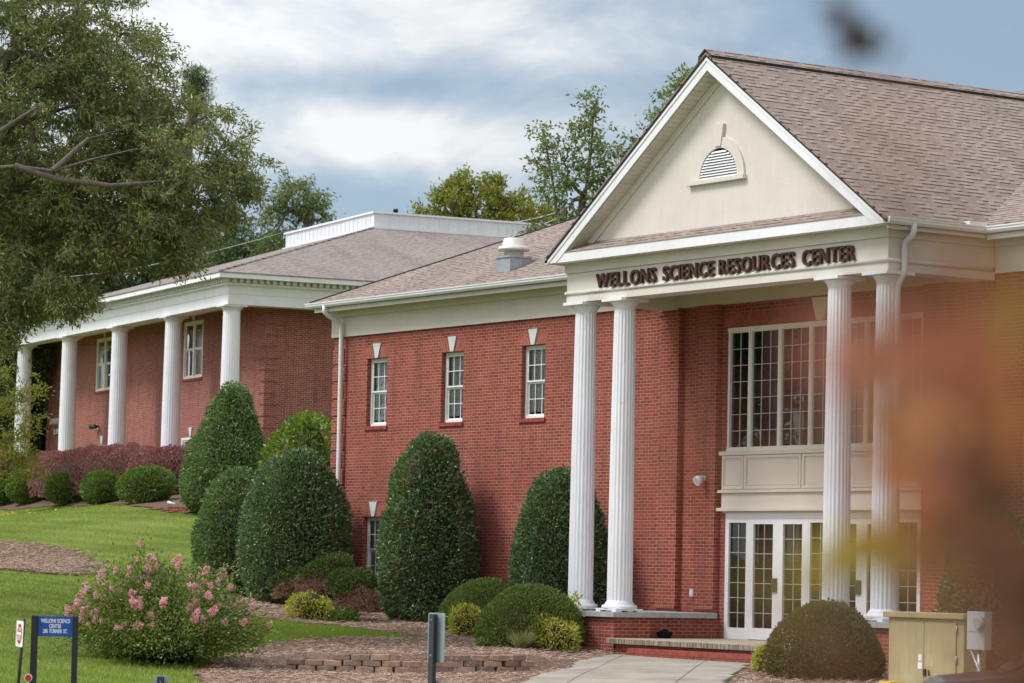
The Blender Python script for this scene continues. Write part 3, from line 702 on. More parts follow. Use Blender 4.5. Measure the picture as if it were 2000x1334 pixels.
# roof --------------------------------------------------------------------
EZ, SL = 7.42, .45
def hip(mm, x0, x1, y0, y1, z0, run, sl, th=.035):
    zr = z0 + sl * run
    a, b, c, d = (x0, y0, z0), (x1, y0, z0), (x1, y1, z0), (x0, y1, z0); p, q, r, t = (x0 + run, y0 + run, zr), (x1 - run, y0 + run, zr), (x1 - run, y1 - run, zr), (x0 + run, y1 - run, zr)
    mm.quad(a, b, q, p); mm.quad(b, c, r, q); mm.quad(c, d, t, r); mm.quad(d, a, p, t)
    if (y1 - y0) - 2 * run > .01: mm.quad(p, q, r, t)
    dn = lambda v: (v[0], v[1], v[2] - th)
    for u, w in ((a, b), (b, c), (c, d), (d, a)): mm.quad(u, dn(u), dn(w), w)
rf = mb(); hip(rf, -18.05, 18.05, 1.96, 22.4, EZ, 10.2, SL); roof = rf.build('roof', SHG, B)
for sx in (-1, 1): mb().tube([(sx * 18.05, 1.96, EZ + .0), (sx * 7.9, 12.11, EZ + SL * 10.15)], .03, 6).build('hip_cap', DRIP_AND_SHADOW, roof)
AP, GS = 10.85, .684
gf = mb(); xe = 5.08; ze = AP - GS * xe; yv = 1.96 + (ze - EZ) / SL; yr = 1.96 + (AP - EZ) / SL
for s in (-1, 1):
    A_, B_, C_, D_ = (0, -.34, AP), (s * xe, -.34, ze), (s * xe, max(yv, 1.9), ze), (0, yr, AP)
    gf.quad(*((A_, B_, C_, D_) if s > 0 else (A_, D_, C_, B_)))
    gf.quad((0, -.34, AP), (0, -.34, AP - .045), (s * xe, -.34, ze - .045), (s * xe, -.34, ze))
gf.build('gable_roof', SHG, B)
rc = mb(); rd = mb(); RK = .20
for s in (-1, 1):
    rc.quad((0, -.37, AP + .055), (s * RK, -.37, AP + .055 - RK * GS), (s * RK, yr, AP + .055 - RK * GS), (0, yr, AP + .055)); rd.quad((s * (RK - .004), -.36, AP + .05 - RK * GS), (s * (RK - .004), -.36, AP - .04 - RK * GS), (s * (RK - .004), yr, AP - .04 - RK * GS), (s * (RK - .004), yr, AP + .05 - RK * GS))
rco = rc.build('ridge_cap', SHG, B); rd.build('ridge_shadow_strip', DRIP_AND_SHADOW, rco)  # dark strips along the cap's sides imitate the shadow under it
dr = mb()
for s in (-1, 1): dr.prism([(0, AP - .05), (s * xe, ze - .05), (s * xe, ze - .085), (0, AP - .085)], -.335, -.30)
dr.build('drip_edge', DRIP_AND_SHADOW, B)
# rake boards, horizontal fascia, pent strip, tympanum
rk = mb()
for s in (-1, 1):
    zt = AP - .09
    rk.prism([(0, zt), (s * 5.03, zt - GS * 5.03), (s * 5.03, 7.275), (s * 4.735, 7.275), (0, zt - .245)], -.305, -.27)
    rk.prism([(0, zt + .001), (s * 5.0, zt + .001 - GS * 5.0), (s * 5.0, zt - .07 - GS * 5.0), (0, zt - .07)], -.322, -.306)
rk.build('rake_board', WHITE, B)
mb().box(-4.735, 4.735, -.292, -.25, 7.272, 7.465).build('fascia', WHITE, B)
mb().box(-4.95, 4.95, -.249, -.001, 7.272, 7.30).build('soffit', WHITE, B)
rs = mb()
for s in (-1, 1):
    z0 = AP - .345; n = 44
    for i in range(n):
        a0, a1 = 4.68 * i / n + .012, 4.68 * (i + 1) / n
        rs.prism([(s * a0, z0 - GS * a0), (s * a1, z0 - GS * a1), (s * a1, z0 - GS * a1 - .02), (s * a0, z0 - GS * a0 - .02)], -.268, .12)
rs.build('rake_soffit', SOFF if False else plain('soffit_vinyl', (.64, .60, .54), .6, .3), B)
pn = mb(); pn.quad((-4.68, -.303, 7.468), (4.68, -.303, 7.468), (4.40, .135, 7.70), (-4.40, .135, 7.70)); pn.quad((-4.68, -.303, 7.468), (-4.68, -.303, 7.455), (4.68, -.303, 7.455), (4.68, -.303, 7.468)); pn.build('pent_roof', SHG, B)
mb().prism([(-4.75, 7.4), (4.75, 7.4), (0, AP - .35)], .06, .10).build('tympanum', STUCCO, B)
tb = mb()
for s in (-1, 1): tb.prism([(0, AP - .365), (s * 4.4, AP - .365 - GS * 4.4), (s * 4.4, AP - .52 - GS * 4.4), (0, AP - .52)], .02, .059)
tb.build('tympanum_border', STUCCO, B)
# half round louvre
lx, lz, lr = -.03, 8.54, .565
lv = mb(); pts = [(lx + lr * math.cos(math.pi * i / 24), lz + lr * math.sin(math.pi * i / 24)) for i in range(25)]
lv.prism(pts, .056, .059)
lvo = lv.build('louvre_vent', DARK, B)
sl_ = mb(); n = 11
for i in range(n):
    z0 = lz + .01 + lr * i / n; z1 = z0 + lr / n * .90; hw0 = math.sqrt(max(lr * lr - (z1 - lz) ** 2, 0.0001)); 
    if hw0 > .05: sl_.quad((lx - hw0, .015, z0), (lx + hw0, .015, z0), (lx + hw0, .052, z1), (lx - hw0, .052, z1))
sl_.build('louvre_slat', WHITE, lvo)
ar = mb()
for i in range(28):
    a0, a1 = math.pi * i / 28, math.pi * (i + 1) / 28
    P_ = lambda r, a: (lx + r * math.cos(a), lz + r * math.sin(a))
    ar.prism([P_(lr, a0), P_(lr + .2, a0), P_(lr + .2, a1), P_(lr, a1)], .015, .059)
ar.box(lx - .90, lx + .80, -.03, .059, lz - .075, lz); ar.build('louvre_surround', STUCCO, lvo)
mb().prism([(lx - .08, lz + lr + .03), (lx + .08, lz + lr + .03), (lx + .155, lz + lr + .44), (lx - .155, lz + lr + .44)], -.005, .059).build('louvre_keystone', STUCCO, lvo)
# gutters and downspouts
def gutter(pts, name='gutter'):
    g = mb(); prof = [(0, 0), (-.085, 0), (-.115, .045), (-.115, .085), (-.13, .09), (-.13, .115), (0, .115)]   # outward, up
    n = len(prof); vs = []
    for i, (x, y, z, ox, oy) in enumerate(pts): vs += [(x - a * ox, y - a * oy, z + b) for a, b in prof]
    fs = [(i * n + k, i * n + (k + 1) % n, (i + 1) * n + (k + 1) % n, (i + 1) * n + k) for i in range(len(pts) - 1) for k in range(n)]
    fs += [tuple(range(n)), tuple(range(len(pts) * n - 1, (len(pts) - 1) * n - 1, -1))]
    g.add(vs, fs); return g.build(name, GUTW, B)
gutter([(-18.05, 22, EZ - .13, -1, 0), (-18.05, 2.02, EZ - .13, -1, -1), (-5.0, 2.02, EZ - .13, 0, -1)])
gutter([(5.02, -.29, EZ - .15, 1, 0), (5.02, 2.02, EZ - .15, 1, -1), (18.05, 2.02, EZ - .15, 0, -1)])
gutter([(-5.02, 2.0, EZ - .15, -1, 0), (-5.02, -.29, EZ - .15, -1, 0)])
mb().box(-18.0, -5.0, 2.06, 2.10, 7.19, 7.285).box(-18.0, -4.81, 2.101, 2.418, 7.272, 7.284).build('fascia', WHITE, B)
fa = mb().box(5.0, 18.0, 2.06, 2.10, 7.17, 7.265).box(4.81, 18.0, 2.101, 2.418, 7.272, 7.284)
fa.box(4.94, 4.98, -.20, 2.059, 7.20, 7.268).box(4.806, 4.939, -.25, 2.10, 7.2705, 7.283).build('fascia', WHITE, B)
gutter_box = mb().box(4.93, 5.12, 1.55, 1.98, EZ - .04, EZ + .035); gutter_box.build('splash_guard', GUTW, B)
def spout(pts, name='downspout', w=.048, d=.036):
    s = mb(); s.tube(pts, .055, 8); return s.build(name, GUTW, B)
spout([(-17.36, 1.95, 7.33), (-17.36, 1.95, 7.18), (-17.33, 2.05, 7.08), (-17.30, 2.28, 6.98), (-17.29, 2.37, 6.90), (-17.29, 2.39, 6.75), (-17.29, 2.42, .5), (-17.29, 2.36, .36), (-17.29, 2.2, .3)])
spout([(5.08, .30, 7.30), (5.08, .30, 7.17), (5.04, .30, 7.10), (4.90, .30, 7.02), (4.855, .30, 6.95), (4.85, .30, 6.6), (4.85, .30, 6.50), (4.82, .27, 6.40), (4.76, .25, 6.28), (4.745, .24, 6.2), (4.78, .24, .55)])
# lettering
def glyph(ch, h, extr, bold, name, mat, parent, loc, hscale=1.0, rot=(R(90), 0, 0)):
    cu_ = bpy.data.curves.new(name, 'FONT'); cu_.body = ch; cu_.size = h / .72; cu_.extrude = extr; cu_.offset = bold; cu_.resolution_u = 4
    o = bpy.data.objects.new('tmp', cu_); C.objects.link(o); bpy.context.view_layer.update()
    me = bpy.data.meshes.new_from_object(o.evaluated_get(bpy.context.evaluated_depsgraph_get())); bpy.data.objects.remove(o); bpy.data.curves.remove(cu_)
    n = len(me.vertices); co = np.zeros(n * 3, np.float32); me.vertices.foreach_get('co', co); co = co.reshape(-1, 3)
    co[:, 0] *= hscale; w0, w1 = co[:, 0].min(), co[:, 0].max(); co[:, 0] -= w0; me.vertices.foreach_set('co', co.ravel()); me.update(); me.materials.clear()
    ob = link(name, me, mat, parent); ob.location = loc; ob.rotation_euler = rot
    return ob, w1 - w0
def sign_text(words, h, extr, bold, mat, parent, y, z, gap, name='letter', off=OB):
    """words: (text, x start, x end) - letters are set one by one and fitted to that span"""
    for text, xa, xb in words:
        ws = []; obs = []
        for ch in text:
            o, w = glyph(ch, h, extr, bold, name, mat, parent, (0, 0, 0)); obs.append(o); ws.append(w)
        sc = (xb - xa - gap * (len(text) - 1)) / sum(ws); x = xa
        for o, w in zip(obs, ws):
            o.scale = (sc, 1, 1); o.location = (x - off[0], y - off[1], z - off[2]); x += w * sc + gap
sign_text([('WELLONS', -3.72, -1.80), ('SCIENCE', -1.57, -.02), ('RESOURCES', .14, 2.30), ('CENTER', 2.53, 3.96)], .275, .028, .006, BRONZE, B, -.045, 6.735, .045)
# roof fan, flue, wall lamp, outlet
fx, fy = -10.9, 2.88; fz = EZ + SL * (fy - 1.96)
fn = mb().box(fx - .27, fx + .27, fy - .27, fy + .27, fz - .25, fz + .20).box(fx - .30, fx + .30, fy - .30, fy + .30, fz + .20, fz + .235)
fo = fn.build('exhaust_fan', GALV, B)
mb().lathe([(.22, fz + .235), (.22, fz + .36), (.345, fz + .365), (.36, fz + .40), (.32, fz + .46), (.255, fz + .48), (.24, fz + .60), (.21, fz + .64), (.09, fz + .655), (0.01, fz + .66)], fx, fy, 28).build('fan_hood', DOMEM, fo)
mb().lathe([(.10, 8.2), (.10, 9.25), (.125, 9.26), (.125, 9.30)], 3.52, 4.6, 14).build('flue_pipe', GALV, B)
mb().lathe([(.34, 8.35), (.12, 8.62), (.10, 8.64)], 3.52, 4.6, 14).build('flue_collar', DRIP_AND_SHADOW, B)
lp = mb().tube([(-3.33, 2.399, 3.12), (-3.33, 2.33, 3.12)], .05, 10).build('wall_lamp', GREYE, B)
mb().tube([(-3.33, 2.33, 3.12), (-3.33, 2.24, 3.09), (-3.33, 2.17, 3.05)], [.05, .085, .10], 12).build('lamp_shade', WHITE, lp)
ol = mb().box(-3.88, -3.76, 2.475, 2.529, .80, .95).build('outlet_box', GREYE, B); mb().box(-3.85, -3.79, 2.466, 2.474, .84, .91).build('cover_plate', WHITE, ol)
b = mb().tube([(-2.90, 1.02, .09), (-2.88, .85, .10)], [.06, .08], 8)
# a dark shoe-like bundle left on the porch
def bundle():
    t = thing('dark_bag', 'crumpled black bag left on the porch slab against the low brick wall', 'bag', (-2.78, 1.05, -.002))
    bm = bmesh.new(); bmesh.ops.create_icosphere(bm, subdivisions=3, radius=.15)
    for v in bm.verts:
        n = math.sin(v.co.x * 31 + 1) * math.cos(v.co.y * 27) + math.sin(v.co.z * 40); v.co *= 1 + .13 * n; v.co.z = max(v.co.z * .7 + .07, 0); v.co.x *= .65; v.co.y *= 1.05
    me = bpy.data.meshes.new('bag'); bm.to_mesh(me); bm.free(); link('bag', me, plain('black_cloth', (.012, .012, .013), .9, .1), t)
bundle()

# ------------------------------------------------------------------ library
LZ = 4.6
L = thing('library_building', 'red brick library with tall white columns and a white parapet on its hipped roof', 'building', (-49.158, 18.503, LZ), R(-8.8625))
OL = (0, 0, LZ)
def lb(): return MB(OL)
LH = []
LWX = ((-8.50, -6.42), (-19.05, -16.97))
for a, b_ in LWX: LH += [(a, b_, 8.10, 10.22), (a, b_, 4.45, 5.92)]
m = lb().wall(-25.57, 0, 3.2, 10.6, 0, LH, .12)
m.quad((0, 0, 3.2), (0, 21, 3.2), (0, 21, 10.6), (0, 0, 10.6)); m.quad((-25.57, 21, 3.2), (-25.57, 0, 3.2), (-25.57, 0, 10.6), (-25.57, 21, 10.6)); m.quad((0, 21, 3.2), (-25.57, 21, 3.2), (-25.57, 21, 10.6), (0, 21, 10.6))
m.build('wall', BRL, L)
for cx, sg in ((0, -1), (-25.57, 1)):
    z = 4.4; k = 0
    while z < 9.9:
        w = .62 if k % 2 else .42; d = .42 if k % 2 else .62; e = -sg * .024; i = -sg * .001
        lb().prism([(cx + e, -.024), (cx + sg * w, -.024), (cx + sg * w, -.001), (cx + i, -.001), (cx + i, d), (cx + e, d)], z, z + .338, 'xy').build('quoin', BRL, L); z += .4062; k += 1
def lib_window(a, b_, z0, z1):
    f = lb(); t = .09; c = (a + b_) / 2
    f.box(a + .005, a + t, -.005, .11, z0 + .004, z1 - .004).box(b_ - t, b_ - .005, -.005, .11, z0 + .004, z1 - .004).box(a + t, b_ - t, -.005, .11, z1 - t, z1 - .004).box(a + t, b_ - t, -.01, .11, z0 + .004, z0 + .07).box(c - .07, c + .07, 0, .11, z0 + .07, z1 - t)
    o = f.build('window', CREAMW, L)
    for x0, x1 in ((a + t, c - .07), (c + .07, b_ - t)):
        zm = (z0 + z1) / 2 + .02
        for zb, zt, y in ((z0 + .072, zm, .075), (zm + .001, z1 - t - .002, .045)):
            s = lb(); e_ = .05; s.box(x0 + .002, x0 + e_, y - .018, y + .018, zb, zt).box(x1 - e_, x1 - .002, y - .018, y + .018, zb, zt).box(x0 + e_, x1 - e_, y - .018, y + .018, zb, zb + e_).box(x0 + e_, x1 - e_, y - .018, y + .018, zt - e_, zt)
            s.build('sash', CREAMW, o); lb().quad((x0, y, zb), (x1, y, zb), (x1, y, zt), (x0, y, zt)).build('pane', GLASSL, o)
    cu = lb(); n = 40
    pts = [(a + t + (b_ - a - 2 * t) * i / n, .20 + .02 * math.sin(i * 1.9)) for i in range(n + 1)]
    for (a0, b0), (a1, b1) in zip(pts, pts[1:]): cu.quad((a0, b0, z0), (a1, b1, z0), (a1, b1, z1), (a0, b0, z1))
    cu.build('curtain', CURT, o)
    lb().box(a - .03, b_ + .03, -.05, -.002, z0 - .085, z0 - .003).build('window_sill', BR_SILL, L)
    keystone(c - .02, z1 + .02, .34, .17, .06, 0, L, OL)
GLASSL = mk_glass('library_glass', (.7, .75, .75), 2.6)
for a, b_ in LWX: lib_window(a, b_, 8.10, 10.22); lib_window(a, b_, 4.45, 5.92)
for x in (.62, -5.43, -11.58, -17.90, -24.12): column('column', L, x, -1.50, 4.70, 10.17, .335, .295, .42, 24, OL, COLW, .022)
x0, x1, y0, y1 = -26.64, 1.07, -1.81, 22.8
def lring(mm, z0, z1, o, w=.62):
    a, b_, c, d = x0 - o, x1 + o, y0 - o, y1 + o
    mm.box(a, b_, c, y0 + w, z0, z1); mm.box(x1 - w, b_, y0 + w + .0005, d, z0, z1); mm.box(a, x0 + w, y0 + w + .0005, d, z0, z1)
e = lb(); lring(e, 10.17, 10.525, 0); lring(e, 10.5255, 10.80, .02); lring(e, 10.8005, 10.835, .06); lring(e, 10.8355, 10.90, .13); lring(e, 10.9005, 11.05, .05); lring(e, 11.0505, 11.085, .22)
e.build('entablature', WHITE, L)
dnt = lb().box(-.065, .065, -.105, .052, LZ - .075, LZ + .061); dn0 = dnt.build('dentil', WHITE, L)
def dentil(x, y, rot, k):
    o = dn0 if k == 0 else dn0.copy()
    if k: C.objects.link(o); o.parent = L
    o.location = (x, y, 10.986 - LZ); o.rotation_euler.z = rot
k = 0; x = x1 + .09; rest = lb()
while x > x0 - .1:
    if k < 62: dentil(x, y0 - .103, 0, k)
    else: rest.box(x - .065, x + .065, y0 - .155, y0 - .051, 10.925, 11.047)
    x -= .245; k += 1
y = y0 + .15; k = 100
while y < y1:
    if k < 138: dentil(x1 + .103, y, R(90), k)
    else: rest.box(x1 + .051, x1 + .155, y - .065, y + .065, 10.925, 11.047)
    y += .245; k += 1
tag(rest.build('dentil_course', WHITE, L), kind='stuff')
fa = lb(); fa.box(x0 - .52, x1 + .52, y0 - .52, y0 - .44, 11.03, 11.215); fa.box(x1 + .44, x1 + .52, y0 - .4395, y1 + .5, 11.03, 11.215); fa.box(x0 - .52, x0 - .44, y0 - .4395, y1 + .5, 11.03, 11.215)
fa.box(x0 - .43, x1 + .43, y0 - .435, y0 - .0, 11.087, 11.12); fa.box(x1 + .0, x1 + .435, y0, y1, 11.087, 11.119); fa.build('cornice', WHITE, L)
lb().box(x0 + .63, x1 - .63, y0 + .63, -.03, 10.40, 10.44).box(.03, x1 - .63, -.029, y1, 10.40, 10.44).build('soffit', SOFF, L)
# hipped roof up to the parapet
RX0, RX1, RY0, RY1 = x0 - .55, x1 + .55, y0 - .55, y1 + .55; rz = 11.225; sl = .31; run = 9.85; pr = rz + sl * run
rf = lb(); a, b_, c, d = (RX0, RY0, rz), (RX1, RY0, rz), (RX1, RY1, rz), (RX0, RY1, rz)
runL = 9.85; p, q2, r_, t_ = (RX0 + runL, RY0 + run, pr), (RX1 - run, RY0 + run, pr), (RX1 - run, RY1 - 5, pr), (RX0 + runL, RY1 - 5, pr)
rf.quad(a, b_, q2, p).quad(b_, c, r_, q2).quad(c, d, t_, r_).quad(d, a, p, t_)
for u, w in ((a, b_), (b_, c), (c, d), (d, a)): rf.quad(u, (u[0], u[1], u[2] - .03), (w[0], w[1], w[2] - .03), w)
ro = rf.build('roof', SHL, L)
hc = lb(); hc.tube([(RX1 - .05, RY0 + .05, rz + .0), (RX1 - run, RY0 + run, pr - .02)], .07, 6); hc.build('hip_cap', SHL, ro)
pp = lb(); px0, px1, py0, py1 = RX0 + runL - .1, RX1 - run + .1, RY0 + run - .1, RY1 - 5.2; pt = pr + .53
pp.box(px0, px1, py0, py0 + .08, pr - .1, pt).box(px1 - .08, px1, py0 + .0801, py1, pr - .1, pt).box(px0, px0 + .08, py0 + .0801, py1, pr - .1, pt)
po = pp.build('parapet', PANELW, L)
ps = lb(); x = px0 + .1
while x < px1: ps.box(x, x + .025, py0 - .02, py0 - .001, pr - .02, pt - .06); x += .42
y = py0 + .2
while y < py1: ps.box(px1 + .001, px1 + .02, y, y + .025, pr - .02, pt - .06); y += .42
ps.build('panel_seam', PANELW, po)
pc = lb(); pc.box(px0 - .07, px1 + .07, py0 - .07, py0 + .12, pt + .001, pt + .07).box(px1 - .1, px1 + .07, py0 + .121, py1, pt + .001, pt + .07).box(px0 - .07, px0 + .1, py0 + .121, py1, pt + .001, pt + .07)
pc.box(px0 - .08, px1 + .09, py0 - .12, py0 - .03, pr - .1, pr - .03).box(px1 + .021, px1 + .10, py0 - .029, py1, pr - .06, pr + .05); pc.build('parapet_coping', WHITE, po)
lb().lathe([(.07, pr), (.07, pt + .42), (.10, pt + .43), (.10, pt + .55)], px1 - 2.6, py0 + 2.0, 10).build('vent_pipe', BLACKM, L)
sign_text([('SHAW', -25.08, -23.86)], .26, .02, .004, WHITE, L, -.03, 6.96, .07, 'letter', OL)
sign_text([('LIB', -24.46, -23.72)], .22, .02, .004, WHITE, L, -.03, 6.545, .07, 'letter', OL)
sp = lb().box(-18.42, -18.30, -.10, -.002, 6.55, 6.70).build('security_light', GREYE, L)
lb().tube([(-18.45, -.1, 6.64), (-18.75, -.28, 6.66)], [.05, .09], 10).tube([(-18.28, -.1, 6.66), (-18.2, -.3, 6.68)], [.04, .08], 10).build('lamp_head', BLACKM, sp)

# ------------------------------------------------------------------ foliage
HOLLY = leafmat('holly_leaf', [(.1, (.045, .090, .045)), (.45, (.105, .178, .080)), (.8, (.19, .275, .125)), (1.0, (.34, .31, .16))], .36, .26, .6, 2.2)
HOLLY2 = leafmat('holly_leaf_light', [(.1, (.052, .10, .042)), (.5, (.135, .22, .085)), (.85, (.235, .325, .13)), (1.0, (.36, .33, .16))], .36, .28, .55, 2.2)
BOXW = leafmat('boxwood_leaf', [(.1, (.045, .09, .016)), (.5, (.11, .19, .032)), (.85, (.19, .28, .055)), (1.0, (.26, .34, .08))], .4, .25, .4)
MOUND = leafmat('clipped_shrub_leaf', [(.1, (.055, .09, .020)), (.5, (.13, .185, .042)), (.85, (.21, .27, .07)), (1.0, (.30, .31, .11))], .45, .3, .35, 2)
MOUNDB = leafmat('bronzed_shrub_leaf', [(.1, (.045, .055, .018)), (.5, (.11, .115, .032)), (.85, (.18, .155, .05)), (1.0, (.26, .18, .08))], .5, .2, .3)
PURPLE = leafmat('purple_leaf', [(.1, (.15, .050, .062)), (.5, (.30, .115, .130)), (.85, (.42, .19, .20)), (1.0, (.36, .27, .10))], .45, .25, .35)
NANDINA = leafmat('yellow_green_leaf', [(.1, (.16, .21, .03)), (.5, (.42, .46, .075)), (.8, (.64, .58, .12)), (1.0, (.62, .30, .14))], .45, .3, .35)
JUNIPER = leafmat('juniper_leaf', [(.1, (.030, .055, .018)), (.5, (.075, .115, .028)), (.9, (.14, .17, .045))], .6, .1, .25)
DEADJ = leafmat('dead_juniper', [(.1, (.09, .045, .035)), (.5, (.24, .125, .09)), (.9, (.36, .21, .155))], .8, .1, .15)
BRIGHT = leafmat('bright_leaf', [(.1, (.05, .10, .012)), (.5, (.14, .23, .03)), (.9, (.28, .36, .07))], .4, .3, .4)
STRAP = leafmat('striped_grass', [(.1, (.16, .20, .07)), (.5, (.34, .36, .16)), (.9, (.50, .48, .26))], .5, .3, .3)
PINK = leafmat('pink_petal', [(.1, (.72, .26, .46)), (.5, (.84, .40, .60)), (.9, (.90, .60, .73))], .7, .35, .15)
CRAPE = leafmat('crape_leaf', [(.1, (.060, .105, .026)), (.5, (.15, .22, .052)), (.85, (.26, .32, .085)), (1.0, (.42, .34, .12))], .45, .3, .35)
OAK = leafmat('willow_oak_leaf', [(.08, (.06, .10, .045)), (.38, (.15, .205, .088)), (.66, (.28, .30, .13)), (.86, (.44, .385, .18)), (1.0, (.58, .42, .20))], .38, .42, .5, 1.3)
DARKT = leafmat('dark_tree_leaf', [(.1, (.025, .046, .018)), (.5, (.058, .092, .032)), (.9, (.11, .145, .05))], .45, .25, .35)
MIDT = leafmat('mid_tree_leaf', [(.1, (.07, .115, .042)), (.5, (.15, .205, .072)), (.85, (.25, .28, .105)), (1.0, (.38, .27, .11))], .42, .35, .4)
YELT = leafmat('yellowing_tree_leaf', [(.1, (.10, .135, .026)), (.5, (.23, .25, .045)), (.85, (.36, .33, .065)), (1.0, (.46, .33, .07))], .5, .4, .3)
PINE = leafmat('pine_needle', [(.1, (.030, .060, .014)), (.5, (.065, .115, .022)), (.9, (.12, .17, .035))], .5, .2, .3)

def lumps(P, amp, freq, seed):
    r = np.random.default_rng(seed); o = np.zeros(len(P))
    for i in range(7):
        k = r.normal(size=3); k = k / np.linalg.norm(k) * freq * r.uniform(.6, 1.8); o += np.sin(P @ k + r.uniform(0, 6.28)) / 7 ** .5
    return o * amp * 1.2
EGG = [(0, .70), (.06, .84), (.2, .97), (.36, 1.0), (.56, .935), (.73, .79), (.85, .60), (.93, .42), (.975, .25), (1, .0)]
CONE = [(0, .72), (.06, .92), (.16, 1.0), (.32, .93), (.55, .72), (.78, .48), (.9, .33), (.97, .18), (1, .0)]
DOME = [(0, .86), (.12, .97), (.28, 1.0), (.5, .91), (.7, .74), (.86, .50), (.95, .28), (1, .0)]
BALL = [(0, .55), (.1, .80), (.3, .99), (.5, 1.0), (.7, .88), (.86, .62), (.95, .36), (1, .0)]
def shell(n, w, h, prof, rnd, seed, amp=.06, freq=3.0, depth=.10, sy=1.0):
    pt = np.array([p[0] for p in prof]); pr = np.array([p[1] for p in prof])
    tt = np.linspace(0, 1, 200); rr = np.interp(tt, pt, pr); dr = np.gradient(rr * w / 2, tt * h); area = rr * np.sqrt(1 + dr ** 2) + .02
    cdf = np.cumsum(area); cdf /= cdf[-1]; t = np.interp(rnd.uniform(0, 1, n), cdf, tt); a = rnd.uniform(0, 2 * math.pi, n)
    r = np.interp(t, pt, pr) * w / 2; sl = np.interp(t, tt, dr)
    N = unit(np.stack((np.cos(a), np.sin(a), -sl), 1)); P = np.stack((r * np.cos(a), r * np.sin(a), t * h), 1)
    dd = lumps(P, amp * w, freq, seed) - np.abs(rnd.normal(0, depth * w * .5, n)) + rnd.normal(0, .012, n)
    P = P + N * dd[:, None]; P[:, 2] = np.maximum(P[:, 2], .02); P[:, 1] *= sy
    return P, N
def shrub(name, label, cat, x, y, w, h, prof, mat, n, L, W, seed, group=None, amp=.05, freq=3.2, depth=.09, sy=1.0, rot=0.0, up=.25, core=.62, wild=0):
    rnd = np.random.default_rng(seed); t = thing(name, label, cat, (x, y, g1(x, y) + .0), rot, group)
    P, N = shell(n, w, h, prof, rnd, seed, amp, freq, depth, sy)
    D = N + rnd.normal(0, .65, (n, 3)); D[:, 2] += up
    me = leaves('foliage', P, D, rnd.uniform(.7, 1.25, n) * L, rnd.uniform(.7, 1.2, n) * W, .3, rnd)
    link('foliage', me, mat, t)
    if n >= 12000 and cat == 'holly':
        # young shoots that have outgrown the clipping
        m = 46; Q, NQ = shell(m, w, h, prof, rnd, seed + 500, amp, freq, .01, sy); SP = []; SD = []
        for q_, nq in zip(Q, NQ):
            dr_ = unit(nq + rnd.normal(0, .3, 3) + (0, 0, .5)); ln = rnd.uniform(.06, .22)
            for f in np.linspace(.2, 1, 9): SP.append(q_ + dr_ * ln * f); SD.append(dr_ * .5 + rnd.normal(0, .6, 3))
        link('sprays', leaves('sprays', np.array(SP), np.array(SD), L * .85, W * .8, .3, rnd), mat, t)
    # the woody inside: stems fanning out from the ground
    s = MB()
    for i in range(9):
        a = 2 * math.pi * i / 9 + rnd.uniform(0, .6); k = rnd.uniform(.25, .62)
        s.tube([(rnd.normal(0, .04), rnd.normal(0, .04), -.05), (w * .18 * math.cos(a), w * .18 * math.sin(a) * sy, h * .35), (w * .5 * k * math.cos(a), w * .5 * k * math.sin(a) * sy, h * rnd.uniform(.6, .85))], [.035, .022, .008], 5, False)
    s.build('stem', TWIG_AND_SHADE, t)
    if core:  # added solid dark body: stops see-through and stands in for inner shade
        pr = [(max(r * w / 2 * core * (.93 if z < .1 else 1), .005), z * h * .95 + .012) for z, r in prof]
        c = MB().lathe(pr, 0, 0, 20); c.v = [(a, b * sy, d) for a, b, d in c.v]; c.build('shade_core', TWIG_AND_SHADE, t)
    return t
G = 'clipped hollies along the buildings'
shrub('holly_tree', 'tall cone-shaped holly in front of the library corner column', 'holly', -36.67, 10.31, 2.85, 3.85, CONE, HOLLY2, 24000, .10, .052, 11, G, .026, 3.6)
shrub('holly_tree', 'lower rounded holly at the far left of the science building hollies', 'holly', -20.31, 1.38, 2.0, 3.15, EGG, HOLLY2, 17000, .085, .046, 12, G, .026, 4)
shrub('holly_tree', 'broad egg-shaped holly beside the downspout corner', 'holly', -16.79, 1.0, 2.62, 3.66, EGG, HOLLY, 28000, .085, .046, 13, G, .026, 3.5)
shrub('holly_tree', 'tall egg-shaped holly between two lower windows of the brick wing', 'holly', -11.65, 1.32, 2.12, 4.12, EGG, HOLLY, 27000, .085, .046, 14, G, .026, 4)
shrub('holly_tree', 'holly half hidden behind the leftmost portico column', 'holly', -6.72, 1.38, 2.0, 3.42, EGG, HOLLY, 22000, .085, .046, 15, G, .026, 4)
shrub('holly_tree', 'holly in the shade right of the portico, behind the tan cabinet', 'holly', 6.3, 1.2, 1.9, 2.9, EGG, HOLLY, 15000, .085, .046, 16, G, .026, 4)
G = 'round boxwood balls in front of the library hedge'
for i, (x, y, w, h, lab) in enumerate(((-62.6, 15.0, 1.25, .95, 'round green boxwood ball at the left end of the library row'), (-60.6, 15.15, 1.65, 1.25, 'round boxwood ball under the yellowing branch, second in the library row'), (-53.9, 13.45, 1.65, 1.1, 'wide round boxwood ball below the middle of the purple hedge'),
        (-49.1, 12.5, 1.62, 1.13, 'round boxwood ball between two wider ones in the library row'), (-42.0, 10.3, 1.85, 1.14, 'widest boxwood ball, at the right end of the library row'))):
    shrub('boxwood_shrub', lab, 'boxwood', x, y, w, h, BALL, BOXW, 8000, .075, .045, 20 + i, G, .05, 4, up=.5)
HA, HB = at(62, 900, 118), at(318, 900, 102.5); HC = (HA + HB) / 2
